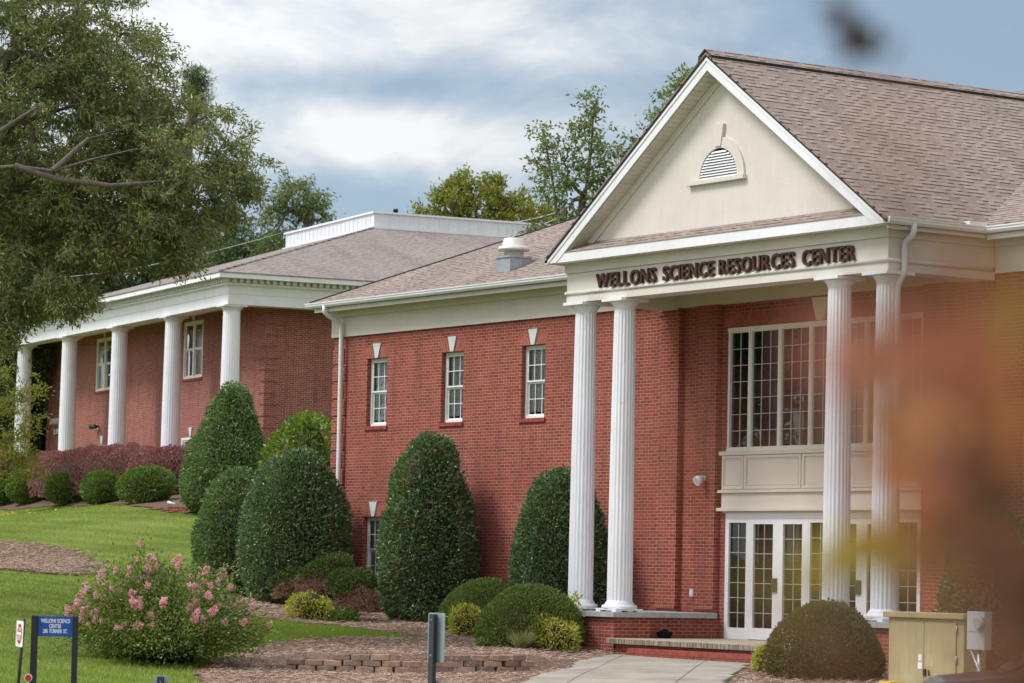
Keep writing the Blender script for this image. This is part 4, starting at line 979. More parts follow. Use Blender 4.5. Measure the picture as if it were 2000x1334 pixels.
shrub('purple_hedge', 'long clipped purple-red hedge under the library columns', 'hedge', HC[0], HC[1], float(np.linalg.norm((HB - HA)[:2])) + 1.2, 1.42 + 4.0 - g1(HC[0], HC[1]) if False else 1.62, [(0, .9), (.3, 1), (.6, .97), (.85, .88), (.96, .72), (1, 0)], PURPLE, 62000, .075, .032, 31, None, .005, 1.6, .007, .13, math.atan2((HB - HA)[1], (HB - HA)[0]), up=.7, core=.80)
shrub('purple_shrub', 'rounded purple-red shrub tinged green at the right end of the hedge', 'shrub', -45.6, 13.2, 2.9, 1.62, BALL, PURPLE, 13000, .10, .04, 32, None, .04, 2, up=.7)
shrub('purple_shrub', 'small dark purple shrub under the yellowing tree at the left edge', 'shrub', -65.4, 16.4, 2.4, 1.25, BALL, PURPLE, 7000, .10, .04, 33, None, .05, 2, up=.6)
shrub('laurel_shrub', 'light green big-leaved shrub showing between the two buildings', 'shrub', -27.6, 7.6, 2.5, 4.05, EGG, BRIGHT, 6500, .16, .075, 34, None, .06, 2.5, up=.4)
G = 'large clipped mounds by the entrance'
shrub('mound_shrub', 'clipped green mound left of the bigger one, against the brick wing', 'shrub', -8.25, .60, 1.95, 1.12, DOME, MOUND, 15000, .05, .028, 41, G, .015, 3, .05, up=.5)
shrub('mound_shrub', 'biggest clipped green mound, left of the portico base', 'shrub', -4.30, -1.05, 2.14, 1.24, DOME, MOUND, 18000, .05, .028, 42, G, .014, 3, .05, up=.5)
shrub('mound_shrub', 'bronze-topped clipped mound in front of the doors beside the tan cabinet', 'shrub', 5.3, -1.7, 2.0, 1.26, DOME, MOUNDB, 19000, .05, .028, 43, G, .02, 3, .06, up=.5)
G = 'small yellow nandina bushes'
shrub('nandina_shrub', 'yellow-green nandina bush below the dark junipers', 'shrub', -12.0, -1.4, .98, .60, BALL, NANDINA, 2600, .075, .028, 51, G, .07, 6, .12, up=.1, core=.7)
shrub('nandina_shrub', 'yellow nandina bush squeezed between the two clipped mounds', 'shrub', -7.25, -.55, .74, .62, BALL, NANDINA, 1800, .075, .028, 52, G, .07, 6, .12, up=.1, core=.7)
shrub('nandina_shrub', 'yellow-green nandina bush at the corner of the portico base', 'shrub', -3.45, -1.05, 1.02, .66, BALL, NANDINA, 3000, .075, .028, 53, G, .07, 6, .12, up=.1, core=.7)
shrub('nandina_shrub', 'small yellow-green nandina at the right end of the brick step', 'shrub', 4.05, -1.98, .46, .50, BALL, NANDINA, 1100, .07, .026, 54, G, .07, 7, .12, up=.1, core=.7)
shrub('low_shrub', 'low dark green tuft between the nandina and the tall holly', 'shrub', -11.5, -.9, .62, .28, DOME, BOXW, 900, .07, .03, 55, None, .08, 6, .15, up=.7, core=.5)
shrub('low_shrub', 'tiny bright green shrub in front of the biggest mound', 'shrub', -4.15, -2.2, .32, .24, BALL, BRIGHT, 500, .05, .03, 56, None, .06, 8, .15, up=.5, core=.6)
def juniper(x, y, w, h, label, seed, dead):
    rnd = np.random.default_rng(seed); t = thing('juniper_shrub', label, 'juniper', (x, y, g1(x, y)), 0, 'tiered old junipers under the hollies')
    s = MB(); Ps = []; Ns = []; dP = []; dN = []
    for i in range(9):
        a = rnd.uniform(0, 6.28) if i >= dead else math.atan2(-V[1], -V[0]) + rnd.normal(0, .5); rr = rnd.uniform(.1, .36) * w; zz = rnd.uniform(.55, .92) * h - rr * .25; c = np.array((rr * math.cos(a), rr * math.sin(a), zz))
        s.tube([(0, 0, -.05), (c[0] * .3, c[1] * .3, h * .3), (c[0], c[1], c[2] - .05)], [.05, .035, .015], 6, False)
        n = 2300; P, N = shell(n, w * rnd.uniform(.5, .7), h * rnd.uniform(.30, .42), DOME, rnd, seed + i, .06, 6, .16)
        P = P + c - (0, 0, h * .12)
        if i < dead: dP.append(P - (V[0] * .14, V[1] * .14, h * .20)); dN.append(N)
        else: Ps.append(P); Ns.append(N)
    P = np.concatenate(Ps); N = np.concatenate(Ns)
    link('foliage', leaves('foliage', P, N + rnd.normal(0, .6, P.shape) + (0, 0, .3), .055, .022, .2, rnd), JUNIPER, t)
    if dead: P = np.concatenate(dP); N = np.concatenate(dN); tag(link('dead_foliage', leaves('dead', P, N * .6 + rnd.normal(0, .7, P.shape) - (0, 0, .4), .06, .010, .2, rnd), DEADJ, t), 'brown dead twigs')
    s.build('trunk', BARKD, t)
juniper(-15.6, .35, 1.15, .85, 'low dark juniper left of the yellow nandina', 61, 1)
juniper(-13.9, .1, 1.45, 1.22, 'tallest dark green flat-topped juniper below the lower window', 62, 2)
juniper(-11.95, -.35, 1.05, 1.02, 'half dead juniper with brown twigs beside the tall egg-shaped holly', 63, 4)
def tuft():
    x, y = -3.55, -1.75; n = 420; rnd = np.random.default_rng(5); t = thing('striped_grass_clump', 'pale striped grass clump left of the corner nandina bush', 'ornamental grass', (x, y, g1(x, y)))
    a = rnd.uniform(0, 6.28, n); P = rnd.normal(0, .03, (n, 3)); P[:, 2] = .03; D = np.stack((np.cos(a) * .75, np.sin(a) * .75, rnd.uniform(.5, 1.4, n)), 1)
    link('blades', leaves('blades', P, D, rnd.uniform(.3, .5, n), .014, .2, rnd), STRAP, t)
tuft()
def vine():
    x, y = -3.95, -.25; rnd = np.random.default_rng(8); t = thing('climbing_vine', 'thin yellow-green vine climbing the base of the leftmost column', 'vine', (x, y, g1(x, y)))
    s = MB(); P = []
    for i in range(9):
        a = rnd.uniform(-.6, .5); pts = [(a * .4, 0, .2)]
        for k in range(4): pts.append((pts[-1][0] + rnd.normal(-.03, .06), pts[-1][1] + rnd.normal(0, .03), pts[-1][2] + rnd.uniform(.13, .24)))
        s.tube(pts, .004, 4, False)
        for p in pts[2:]: P += [np.array(p) + rnd.normal(0, .05, 3) for _ in range(12)]
    s.build('stem', TWIG_AND_SHADE, t); P = np.array(P); link('foliage', leaves('foliage', P, rnd.normal(0, 1, P.shape), .07, .045, .2, rnd), NANDINA, t)
vine()
def crape():
    x, y = -2.9, -9.7; rnd = np.random.default_rng(17); t = thing('crape_myrtle', 'wide crape myrtle bush covered in pink flower clusters behind the blue sign', 'flowering shrub', (x, y, g1(x, y)))
    s = MB(); P = []; tips = []
    for i in range(230):
        a = rnd.uniform(0, 6.28); el = math.acos(rnd.uniform(.02, 1)) if rnd.random() < .8 else rnd.uniform(1.2, 1.5); ln = rnd.uniform(.72, 1.0)
        ex = np.array((math.cos(a) * math.sin(el) * 1.95, math.sin(a) * math.sin(el) * 1.8, math.cos(el) * 1.55 + .30)) * ln
        if rnd.random() < .09: ex *= 1.13
        b = np.array((rnd.normal(0, .22), rnd.normal(0, .22), 0)); m_ = b * .45 + ex * .55 + (0, 0, .10 + .10 * (el > .9))
        pts = [b, m_, ex]; s.tube(pts, [.013, .008, .003], 4, False)
        for k in range(210):
            u_ = rnd.uniform(.12, 1.03) ** .6; p = (1 - u_) ** 2 * b + 2 * u_ * (1 - u_) * m_ + u_ * u_ * ex; P.append(p + rnd.normal(0, .075 + .06 * u_, 3))
        tips.append(ex)
    s.build('stem', TWIG_AND_SHADE, t); P = np.array(P); P[:, 2] = np.maximum(P[:, 2], .05)
    D = P - (0, 0, .5) + rnd.normal(0, .7, P.shape); link('foliage', leaves('foliage', P, D, rnd.uniform(.045, .085, len(P)), rnd.uniform(.025, .042, len(P)), .25, rnd), CRAPE, t)
    vars_ = []
    for v in range(5):
        n = 120; q = unit(rnd.normal(0, 1, (n, 3))) * rnd.uniform(.3, 1, (n, 1)) ** .5 * (.075, .075, .10) + (0, 0, .06); q += lumps(q, .02, 30, v)[:, None]; vars_.append(leaves('blossoms', q, rnd.normal(0, 1, q.shape), .034, .036, .3, rnd)); vars_[-1].materials.append(PINK)
    order = [p for p in tips if p[2] > .55 and np.linalg.norm(p) > 1.1 and np.dot(p, V) < .55]; rnd.shuffle(order)
    for i, p in enumerate(order[:96]):
        o = bpy.data.objects.new('blossoms', vars_[i % 5]); C.objects.link(o); o.parent = t; o.location = p + (0, 0, .02); k = rnd.uniform(.45, 1.05); o.scale = (k, k, k); o.rotation_euler = (rnd.normal(0, .5), rnd.normal(0, .5), rnd.uniform(0, 6))
crape()

# ------------------------------------------------------------------ trees
def make_tree(name, label, cat, x, y, trunk, lobes, mat, bark, spray, Ln, Wd, seed, group=None, droop=-.3, per=40, spread=.34, limbs=(), rbase=.3, minr=.006, flat=.75, axes=(U, V), needle=False, zoff=0, limb_r=(.01, .01)):
    """trunk: list of points; lobes: (u, v, z, ru, rv, rz, clumps) ellipsoids of the crown; every clump is a spray of leaves on its own twig"""
    rnd = np.random.default_rng(seed); z0 = g1(x, y) + zoff; t = thing(name, label, cat, (x, y, z0), 0, group)
    W = lambda a: np.array(a[0] * axes[0] + a[1] * axes[1] + np.array((0, 0, a[2])))
    nodes = []; par = []; 
    def chain(pts, start=-1, step=.7):
        last = start
        for i in range(len(pts) - 1):
            p, q = W(pts[i]), W(pts[i + 1]); m_ = max(1, int(np.linalg.norm(q - p) / step))
            for k in range(m_ + (1 if i == len(pts) - 2 else 0)): nodes.append(p + (q - p) * k / m_ + (rnd.normal(0, .03, 3) if k else 0)); par.append(last); last = len(nodes) - 1
        return last
    chain(trunk)
    lims = []
    for li in limbs:
        a = W(li[0]); j = int(np.argmin([np.linalg.norm(nn - a) for nn in nodes])); s0 = len(nodes); chain(li, j); lims.append((s0, len(nodes)))
    cl = []
    for (u, v, z, ru, rv, rz, n) in lobes:
        q = unit(rnd.normal(size=(n, 3))) * (rnd.uniform(.12, 1, (n, 1)) ** .42) * (ru, rv, rz); cl += [W((u + a, v + b, z + c)) for a, b, c in q]
    cl = np.array(cl); base = W(trunk[-1]); order = np.argsort(np.linalg.norm(cl - base, axis=1)); cl = cl[order]
    NA = np.zeros((len(nodes) + 2 * len(cl), 3)); cnt = len(nodes); NA[:cnt] = nodes; skip = max(1, len(trunk) // 2)
    hub = W(trunk[-1])
    dist0 = np.zeros(len(NA)); dist0[:cnt] = np.linalg.norm(NA[:cnt] - hub, axis=1) * .25
    ends = []
    lo = np.zeros(len(NA)); zmin = trunk[max(0, len(trunk) - 2)][2] * .55
    for c in cl:
        d = np.linalg.norm(NA[:cnt] - c, axis=1) + dist0[:cnt] + np.where(NA[:cnt, 2] < zmin - .01, 3.0, 0); j = int(np.argmin(d)); pj = NA[j]
        mid = (pj + c) / 2 + rnd.normal(0, .08, 3) * np.linalg.norm(c - pj) + (0, 0, .06 * np.linalg.norm(c - pj))
        NA[cnt] = mid; par.append(j); dist0[cnt] = dist0[j] + .18 * np.linalg.norm(mid - pj); cnt += 1
        NA[cnt] = c; par.append(cnt - 1); dist0[cnt] = dist0[cnt - 1] + .18 * np.linalg.norm(mid - pj); ends.append(cnt); cnt += 1
    wgt = np.zeros(cnt)
    for e_ in ends: wgt[e_] = 1
    for i in range(cnt - 1, -1, -1):
        if par[i] >= 0: wgt[par[i]] += wgt[i]
    rad = np.maximum(minr, rbase * (wgt / max(wgt.max(), 1)) ** .5)
    for a_, b_ in lims:
        for i in range(a_, b_): rad[i] = max(rad[i], limb_r[0] + (limb_r[1] - limb_r[0]) * (i - a_) / max(1, b_ - a_ - 1))
    # tapered branch segments
    vs = []; fs = []
    for i in range(cnt):
        j = par[i]
        if j < 0: continue
        a, b = NA[j], NA[i]; d = b - a; ln = np.linalg.norm(d)
        if ln < 1e-4: continue
        d = d / ln; s = np.cross(d, (0, 0, 1.0)); s = s / np.linalg.norm(s) if np.linalg.norm(s) > .05 else np.array((1.0, 0, 0)); w = np.cross(d, s); k = 8 if rad[i] > .08 else (5 if rad[i] > .02 else 3); ra = min(rad[j], rad[i] * 1.7); o = len(vs)
        for p, r in ((a, ra), (b + d * rad[i] * .3, rad[i])):
            for q in range(k): th = 6.2832 * q / k; vs.append(p + r * (math.cos(th) * s + math.sin(th) * w))
        fs += [(o + q, o + (q + 1) % k, o + k + (q + 1) % k, o + k + q) for q in range(k)]
    me = bpy.data.meshes.new('trunk'); me.from_pydata([tuple(v) for v in vs], [], fs); me.polygons.foreach_set('use_smooth', [True] * len(fs)); link('trunk', me, bark, t)
    # leaves
    E_ = NA[ends]; n = len(E_) * per; ci = np.repeat(np.arange(len(E_)), per); out = unit(E_ - NA[[par[par[e_]] for e_ in ends]])
    tw = unit(out[:, None, :] + rnd.normal(0, .7, (len(E_), 5, 3)) + (0, 0, droop)); ti = rnd.integers(0, 5, n); u_ = rnd.uniform(-.15, 1, n)
    dirn = tw[ci, ti]; P = E_[ci] + dirn * (u_ * spread)[:, None] * (1, 1, flat) + rnd.normal(0, spread * .20, (n, 3)) * (1, 1, flat)
    if needle:
        D = dirn * .5 + rnd.normal(0, 1, (n, 3)) + (0, 0, .35)
    else: D = dirn * .6 + rnd.normal(0, .6, (n, 3)) + (0, 0, droop)
    link('crown', leaves('crown', P, D, rnd.uniform(.7, 1.25, n) * Ln, rnd.uniform(.75, 1.2, n) * Wd, .2, rnd), mat, t)
    return t
# big willow oak on the lawn: the trunk stands left of the picture
oak_lobes = [(6.3, 0, 8.6, 1.75, 2.2, 1.45, 150), (5.1, .3, 10.4, 1.35, 2.1, 1.1, 100), (3.9, 0, 12.0, 1.7, 2.4, 1.5, 150), (4.1, .4, 9.2, 2.4, 2.6, 1.9, 280), (1.7, 0, 10.2, 2.6, 3.5, 3.0, 330),
             (5.5, -.4, 7.35, 1.4, 1.6, .55, 80), (6.5, -.5, 6.85, .5, .6, .32, 20), (4.1, -.8, 6.0, .9, 1.2, .34, 36), (2.7, 0, 6.5, 1.7, 2.2, 1.2, 125), (2.9, -.6, 5.35, .8, .9, .45, 36), (5.0, -.6, 6.85, 1.0, 1.2, .35, 34), (7.35, .2, 8.2, .62, 1, .8, 32), (5.0, -.2, 8.0, 1.9, 2.0, .8, 90), (3.4, .5, 7.7, 1.6, 2, .9, 70),
             (-1.5, 1.5, 9.5, 3.2, 3.4, 3.2, 110), (-1.0, -1.5, 8.5, 3.0, 2.8, 2.4, 90), (0.5, 0, 12.8, 2.6, 3, 1.5, 80)]
make_tree('willow_oak', 'big spreading willow oak with olive narrow leaves filling the upper left', 'tree', -11.05, -10.85,
          [(0, 0, -.2), (.05, 0, 2), (0, .1, 4.5), (.1, 0, 6.5), (0, 0, 9), (.2, .1, 11.5)], [(u_ - 1.5, *rest) for u_, *rest in oak_lobes], OAK, BARK, None, .125, .034, 71, None, -.20, 104, .35,
          [[(.1, 0, 7.2), (.9, -2.4, 7.75), (1.5, -2.9, 8.1), (2.2, -3.1, 8.15), (2.9, -2.95, 8.1), (3.6, -2.8, 8.35), (4.3, -2.4, 8.6), (5.0, -1.6, 8.8)], [(2.2, -3.1, 8.15), (3.0, -2.9, 7.95), (3.9, -2.5, 7.9), (5.0, -1.6, 8.15), (5.8, -.8, 8.5)], [(2.9, -2.95, 8.1), (3.5, -2.7, 8.75), (4.2, -2.2, 9.1)], [(1.5, -2.9, 8.1), (1.7, -2.9, 8.7), (2.5, -2.7, 9.3), (3.3, -2.4, 9.45)], [(0, 0, 8.5), (1.2, .3, 10.2), (2.6, .2, 11.5)], [(.1, 0, 7.5), (1.4, .4, 9.3), (3.0, .4, 9.9), (4.3, .2, 10.6)], [(0, 0, 6.4), (1.4, -1.0, 6.6), (3.0, -.9, 6.3), (4.6, -.6, 6.6)]], .25, .0035, limb_r=(.075, .008))
bt = 'background trees behind the buildings'
make_tree('broadleaf_tree', 'olive tree with drooping leaves rising behind the white parapet of the library', 'tree', *at(590, 900, 150)[:2], [(0, 0, 0), (.1, 0, 6), (0, 0, 11)],
          [(-.7, 0, 12.6, 1.1, 1.2, .85, 38), (-1.6, 0, 11.4, .7, 1.0, .9, 18), (.15, 0, 11.7, .85, 1.0, .6, 20), (-.8, 0, 10.5, 1.1, 1.3, 1.0, 24), (-2.0, 0, 9.9, .8, 1.1, .7, 14), (.55, 0, 12.3, .5, .7, .55, 12)], MIDT, BARK, None, .24, .07, 72, bt, -.4, 42, .55, (), .22, .02)
make_tree('broadleaf_tree', 'yellowing bushy tree over the right part of the library roof', 'tree', *at(930, 900, 150)[:2], [(0, 0, 0), (0, 0, 6), (.1, 0, 11)],
          [(-2.6, 0, 11.2, .9, 1.5, .8, 34), (-1.3, 0, 12.2, 1.0, 1.6, 1.2, 52), (.25, 0, 12.3, .95, 1.5, 1.2, 50), (1.7, 0, 11.7, 1.0, 1.5, 1.1, 50), (2.9, 0, 11.3, 1.1, 1.4, .9, 44), (0, 0, 10.4, 3.4, 2.0, 1.2, 120), (-.9, 0, 13.2, .4, .7, .5, 12), (.6, 0, 13.2, .4, .7, .45, 12), (-1.9, 0, 12.6, .4, .5, .4, 9)], YELT, BARK, None, .20, .09, 73, bt, .1, 46, .5, (), .22, .02)
make_tree('broadleaf_tree', 'tall airy tree with loose branches left of the gable', 'tree', *at(1120, 950, 100)[:2], [(0, 0, 0), (.05, 0, 4), (0, 0, 8), (.1, 0, 10.5)],
          [(-.9, 0, 11.3, .75, 1.0, .9, 30), (.2, 0, 12.3, .75, .9, 1.0, 38), (.35, 0, 13.4, .4, .5, .6, 12), (1.1, 0, 11.4, .8, .9, .9, 34), (0, 0, 10.4, 1.3, 1.3, 1.0, 56), (-.6, 0, 9.3, 1.4, 1.3, .9, 56), (.6, 0, 9.2, 1.3, 1.3, .9, 44), (-1.2, 0, 12.4, .45, .6, .5, 10), (-1.75, 0, 9.0, .5, .8, .6, 9), (1.5, 0, 12.2, .35, .5, .4, 8), (1.9, 0, 10.5, .7, .8, .8, 22), (-.2, 0, 8.1, 1.6, 1.4, .8, 50)], MIDT, BARK, None, .17, .075, 74, bt, -.15, 24, .42,
          [[(0, 0, 8.5), (-.7, 0, 10), (-1.1, 0, 12.3)], [(.1, 0, 9), (.3, 0, 11.5), (.35, 0, 13.2)], [(0, 0, 8.5), (1.0, 0, 10.5), (1.4, 0, 12)], [(0, 0, 7.5), (-1.2, 0, 8.4), (-1.9, 0, 9.4)]], .17, .012, zoff=-1.2)
make_tree('broadleaf_tree', 'tree crown peeking over the left slope of the gable', 'tree', *at(1330, 950, 97)[:2], [(0, 0, 0), (0, 0, 5), (.1, 0, 10), (.1, 0, 12)],
          [(-.2, 0, 13.3, .95, 1.0, 1.0, 46), (.5, 0, 13.9, .8, .9, .8, 30), (-.6, 0, 12.4, .7, .8, .6, 24), (.6, 0, 12.4, 1.1, 1, 1.0, 40), (0, 0, 10.8, 1.6, 1.4, 1.2, 50)], MIDT, BARK, None, .16, .07, 75, bt, -.15, 26, .42, [[(.1, 0, 9), (-.5, 0, 11.5), (-.3, 0, 13.4)]], .17, .012, zoff=-.85)
def pine(px, dist, top, label, seed, wide=2.6):
    p = at(px, 900, dist)[:2]; z0 = g1(*p); h = top - z0; lobes = []
    r = np.random.default_rng(seed)
    for i in range(15):
        f = i / 14; a = r.uniform(0, 6.28); rr = wide * (1 - .72 * f) * r.uniform(.45, 1); lobes.append((rr * math.cos(a) * .75, rr * math.sin(a) * .6, h * (.42 + .57 * f), .95 * (1.15 - .5 * f), .95, .42, 15))
    lobes.append((0, 0, h * .97, .5, .5, .6, 12))
    return make_tree('pine_tree', label, 'pine', *p, [(0, 0, 0), (.1, 0, h * .4), (0, 0, h * .93)], lobes, PINE, BARK, None, .30, .030, seed, bt, .25, 60, .48, (), .26, .02, .6, needle=True)
pine(352, 150, 25.0, 'tall pine with bright needles behind the oak crown', 81, 3.4)
pine(440, 160, 19.5, 'shorter pine between the oak and the library roof', 82, 3.2)
pine(95, 165, 19.0, 'grey-trunked pine at the back left behind the library roof', 83, 3.0)
DL = [(0, 0, 9.5, 3.0, 3.0, 2.4, 130), (-2.2, 0, 7.2, 2.4, 2.4, 2.2, 100), (2.2, 0, 7.4, 2.4, 2.4, 2.2, 100), (0, 0, 4.6, 3.2, 3.0, 2.2, 110), (.8, 0, 11.6, 1.4, 1.6, 1.2, 40)]
dk = make_tree('broadleaf_tree', 'dark dense tree behind the left half of the library roof', 'tree', *at(230, 900, 152)[:2], [(0, 0, 0), (0, 0, 3), (.1, 0, 8)], DL, DARKT, BARKD, None, .26, .11, 85, bt, -.2, 50, .7, (), .28, .02)
k = 0
for x_, y_, sc in ((-34, -19, 1.0), (-43, -27, 1.15), (-52, -34, 1.1), (-47, -20, 1.2), (-60, -30, 1.25)):
    o = copy_tree(dk); o.location = (x_, y_, g1(x_, y_)); o.rotation_euler.z = x_; o.scale = (sc, sc, sc); o['label'] = 'dark tree across the lawn, seen only mirrored in the tall entrance window'; o['group'] = 'trees across the lawn mirrored in the glass'
for px, dist, sc, lab in ((460, 158, 1.0, 'dark dense tree right of the oak, over the library roof'), (350, 168, 1.05, 'dark tree between the pines behind the library'), (60, 150, 1.0, 'dark tree in the woods left of the library wall'), (-40, 140, 1.0, 'dark tree at the left edge behind the yellowing tree'), (130, 172, 1.1, 'dark tree deep in the woods behind the far column'), (20, 175, 1.2, 'tallest dark tree in the woods at the far left'), (70, 136, .62, 'small dark tree just beyond the far library column'), (-15, 131, .6, 'small dark tree right behind the yellowing sapling')):
    p = at(px, 900, dist); o = copy_tree(dk); o.location = (p[0], p[1], g1(p[0], p[1])); o.rotation_euler.z = 1.3 * k; o.scale = (sc, sc, sc * (.9 + .12 * (k % 3))); o['label'] = lab; k += 1
for px, d_, w_, h_, lab in ((84, 138, 3.6, 6.5, 'dark evergreen thicket shrub between the far column and the library corner'), (20, 142, 5.0, 6.0, 'dark evergreen thicket shrub behind the yellowing sapling'), (-50, 136, 5, 6, 'dark evergreen thicket shrub at the left picture edge'), (110, 150, 4, 7, 'dark evergreen thicket shrub hidden behind the library corner')):
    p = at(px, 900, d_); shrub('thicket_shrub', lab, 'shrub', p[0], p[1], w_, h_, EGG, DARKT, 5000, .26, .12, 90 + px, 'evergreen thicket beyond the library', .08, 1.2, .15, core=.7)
# young yellowing tree in front of the left column
yp = at(-18, 985, 108)
make_tree('sapling_tree', 'young yellow-green tree with orange-tinged leaves at the left edge', 'tree', yp[0], yp[1], [(0, 0, 0), (0, 0, 1.6), (.1, 0, 3.2)],
          [(0, 0, 4.6, 1.4, 1.3, 1.2, 60), (.7, 0, 3.4, 1.0, 1.0, .9, 44), (.9, -.3, 2.3, .8, .8, .6, 28), (1.2, -.4, 1.6, .7, .7, .35, 18), (.2, 0, 2.0, 1.0, 1.0, .8, 26), (-1, 0, 3.6, 1.4, 1.2, 1.5, 40), (1.35, 0, 4.3, .5, .6, .3, 9)], YELT, BARK, None, .11, .05, 77, None, -.1, 34, .36, (), .07, .008)

# ------------------------------------------------------------------ block wall, signs, cabinet, car
def block_wall():
    t = thing('block_wall', 'low curved wall of split-face concrete blocks holding the straw bed', 'retaining wall', (-1.2, -5.6, g1(-1.0, -5.8)))
    path = np.array([(-2.9, -7.45), (-2.1, -6.75), (-1.25, -5.85), (-.75, -5.0), (-.45, -4.3), (-.55, -3.65)]); path[:, 0] += .48; path[:, 1] -= .29
    s = np.r_[0, np.cumsum(np.linalg.norm(np.diff(path, axis=0), axis=1))]; tot = s[-1]
    rnd = np.random.default_rng(3); L_ = .345; h = .102; o = t.location
    for row in range(3):
        mbk = MB(o); a = (.15 if row % 2 else 0) + (0 if row < 2 else 1.05) - (0 if row else .25)
        if row == 1: a = .22
        while a + L_ < tot + .1:
            if row == 2 and (2.05 < a < 2.5): a += L_; continue
            c = min(max(a + L_ / 2, 0), tot); x = np.interp(c, s, path[:, 0]); y = np.interp(c, s, path[:, 1]); x2 = np.interp(min(c + .1, tot), s, path[:, 0]); y2 = np.interp(min(c + .1, tot), s, path[:, 1]); x1 = np.interp(max(c - .1, 0), s, path[:, 0]); y1 = np.interp(max(c - .1, 0), s, path[:, 1])
            th = math.atan2(y2 - y1, x2 - x1) + rnd.normal(0, .025); z = g1(np.interp(c, s, path[:, 0]) + .2, np.interp(c, s, path[:, 1]) - .2) + .0; z = -.565 - .02 * math.sin(c) + row * (h + .002) + (.0 if c > 1.5 else -.02 * (1.5 - c)) + rnd.normal(0, .003)
            ct, sn = math.cos(th), math.sin(th); hx, hy = L_ / 2 - .001, .12; f = rnd.uniform(0, .022, 4)
            pts = [(-hx + .012, -hy), (-hx * .3, -hy - f[0]), (hx * .4, -hy - f[1]), (hx - .012, -hy), (hx * .8, hy), (-hx * .8, hy)]
            poly = [(x + px_ * ct - py_ * sn, y + px_ * sn + py_ * ct) for px_, py_ in pts]
            mbk.prism(poly, z, z + h, 'xy'); a += L_
        mbk.build('block_course', BLOCK, t, bevel=.012)
block_wall()
RZ = math.atan2(U[1], U[0])
def rounded(w, h, r, n=5):
    p = []
    for cx, cy, a0 in ((w - r, h - r, 0), (-w + r, h - r, 90), (-w + r, -h + r, 180), (w - r, -h + r, 270)):
        for i in range(n + 1): a = R(a0 + 90 * i / n); p.append((cx + r * math.cos(a), cy + r * math.sin(a)))
    return p
def text_plate(lines, parent, y, mat, bold=.0):
    for txt, cx, z, h, wmax in lines:
        ws = []; obs = []
        for wd in txt.split():
            o, w = glyph(wd, h, .0008, bold, 'sign_lettering', mat, parent, (0, 0, 0)); obs.append(o); ws.append(w)
        gap = h * .32; tot = sum(ws); sc = (wmax - gap * (len(ws) - 1)) / tot; x = cx - wmax / 2
        for o, w in zip(obs, ws): o.scale = (sc, 1, 1); o.location = (x, y, z); x += w * sc + gap
SIGNB = plain('sign_blue', (.010, .075, .36), .4, .4, var=.05)
SIGNW = plain('sign_white', (.80, .82, .84), .45, .4, var=.03)
SIGNR = plain('sign_red', (.50, .02, .02), .4, .4, var=.08)
ALU = plain('bare_aluminium_sign_back', (.36, .42, .46), .4, .45, metal=.5, var=.15, scale=8)
def ppm(d): return FPX / d
def blue_sign():
    d = 40; p = at(107, 1203, d); top = p[2]; g = g1(p[0], p[1]); t = thing('building_sign', 'blue sign board between two dark posts in front of the crape myrtle', 'sign', (p[0], p[1], g), RZ); k = 1 / ppm(d); H = top - g
    for sx, w in ((-38.5, 6.2), (41, 5.2)): MB().box((sx - w) * k, (sx + w) * k, -.035, .035, -.3, H).build('post', BLACKM, t, bevel=.004)
    MB().box(-32 * k, 35.6 * k, -.012, .012, H - 40 * k, H - .004).build('board', SIGNB, t)
    text_plate((('WELLONS SCIENCE', 2 * k, H - 13.2 * k, 7.6 * k, 57 * k), ('CENTER', 2 * k, H - 23.2 * k, 7.6 * k, 23.5 * k), ('286 TURNER ST.', 2 * k, H - 33.2 * k, 7.6 * k, 48 * k)), t, -.0135, SIGNW, .0015)
blue_sign()
def entry_sign():
    d = 39; p = at(46, 1209, d); g = g1(p[0], p[1]); t = thing('no_entry_sign', 'narrow white sign with a red oval reading DO NOT ENTER on a leaning post', 'sign', (p[0] - .05, p[1] - .04, g), RZ - R(58)); k = 1 / ppm(d); H = p[2] - g
    t.rotation_euler = (0, 0, RZ - R(58))
    s = math.tan(R(4.0))
    post = MB(); post.tube([(-.1, .02, -.3), (.05, .02, H + .01)], .022, 6); post.build('post', BLACKM, t)
    w, h = .105, 25.2 * k; cz = H - 28.5 * k
    pl = MB().prism([(a, b + cz) for a, b in rounded(w, h, .02)], -.012, -.006).build('plate', SIGNW, t)
    oval = MB().prism([(.077 * math.cos(6.2832 * i / 32), cz + 20 * k * math.sin(6.2832 * i / 32)) for i in range(32)], -.0145, -.0125).build('red_oval', SIGNR, pl)
    MB().box(-.062, .062, -.017, -.015, cz - 2.6 * k, cz + 3.4 * k).build('white_bar', SIGNW, pl)
    text_plate((('DO NOT', 0, cz + 5.6 * k, 7.8 * k, .115), ('ENTER', 0, cz - 12.4 * k, 8.2 * k, .105)), pl, -.0155, SIGNW, .001)
    for c in t.children: c.rotation_euler = (0, R(3.2), 0)
entry_sign()
def marker():
    d = 38; p = at(55, 1324, d); g = g1(p[0], p[1]); t = thing('round_marker', 'small red reflector disc with a white rim on a thin stake', 'marker', (p[0], p[1], g), RZ); H = p[2] - g; k = 1 / ppm(d)
    MB().tube([(0, .012, -.2), (0, .012, H - .02)], .008, 6).build('stake', SIGNW, t)
    c = lambda r: [(r * math.cos(6.2832 * i / 28), H + r * math.sin(6.2832 * i / 28)) for i in range(28)]
    MB().prism(c(7.8 * k), 0, .01).build('rim', SIGNW, t); MB().prism(c(6.2 * k), -.012, -.001).build('reflector', SIGNR, t)
marker()
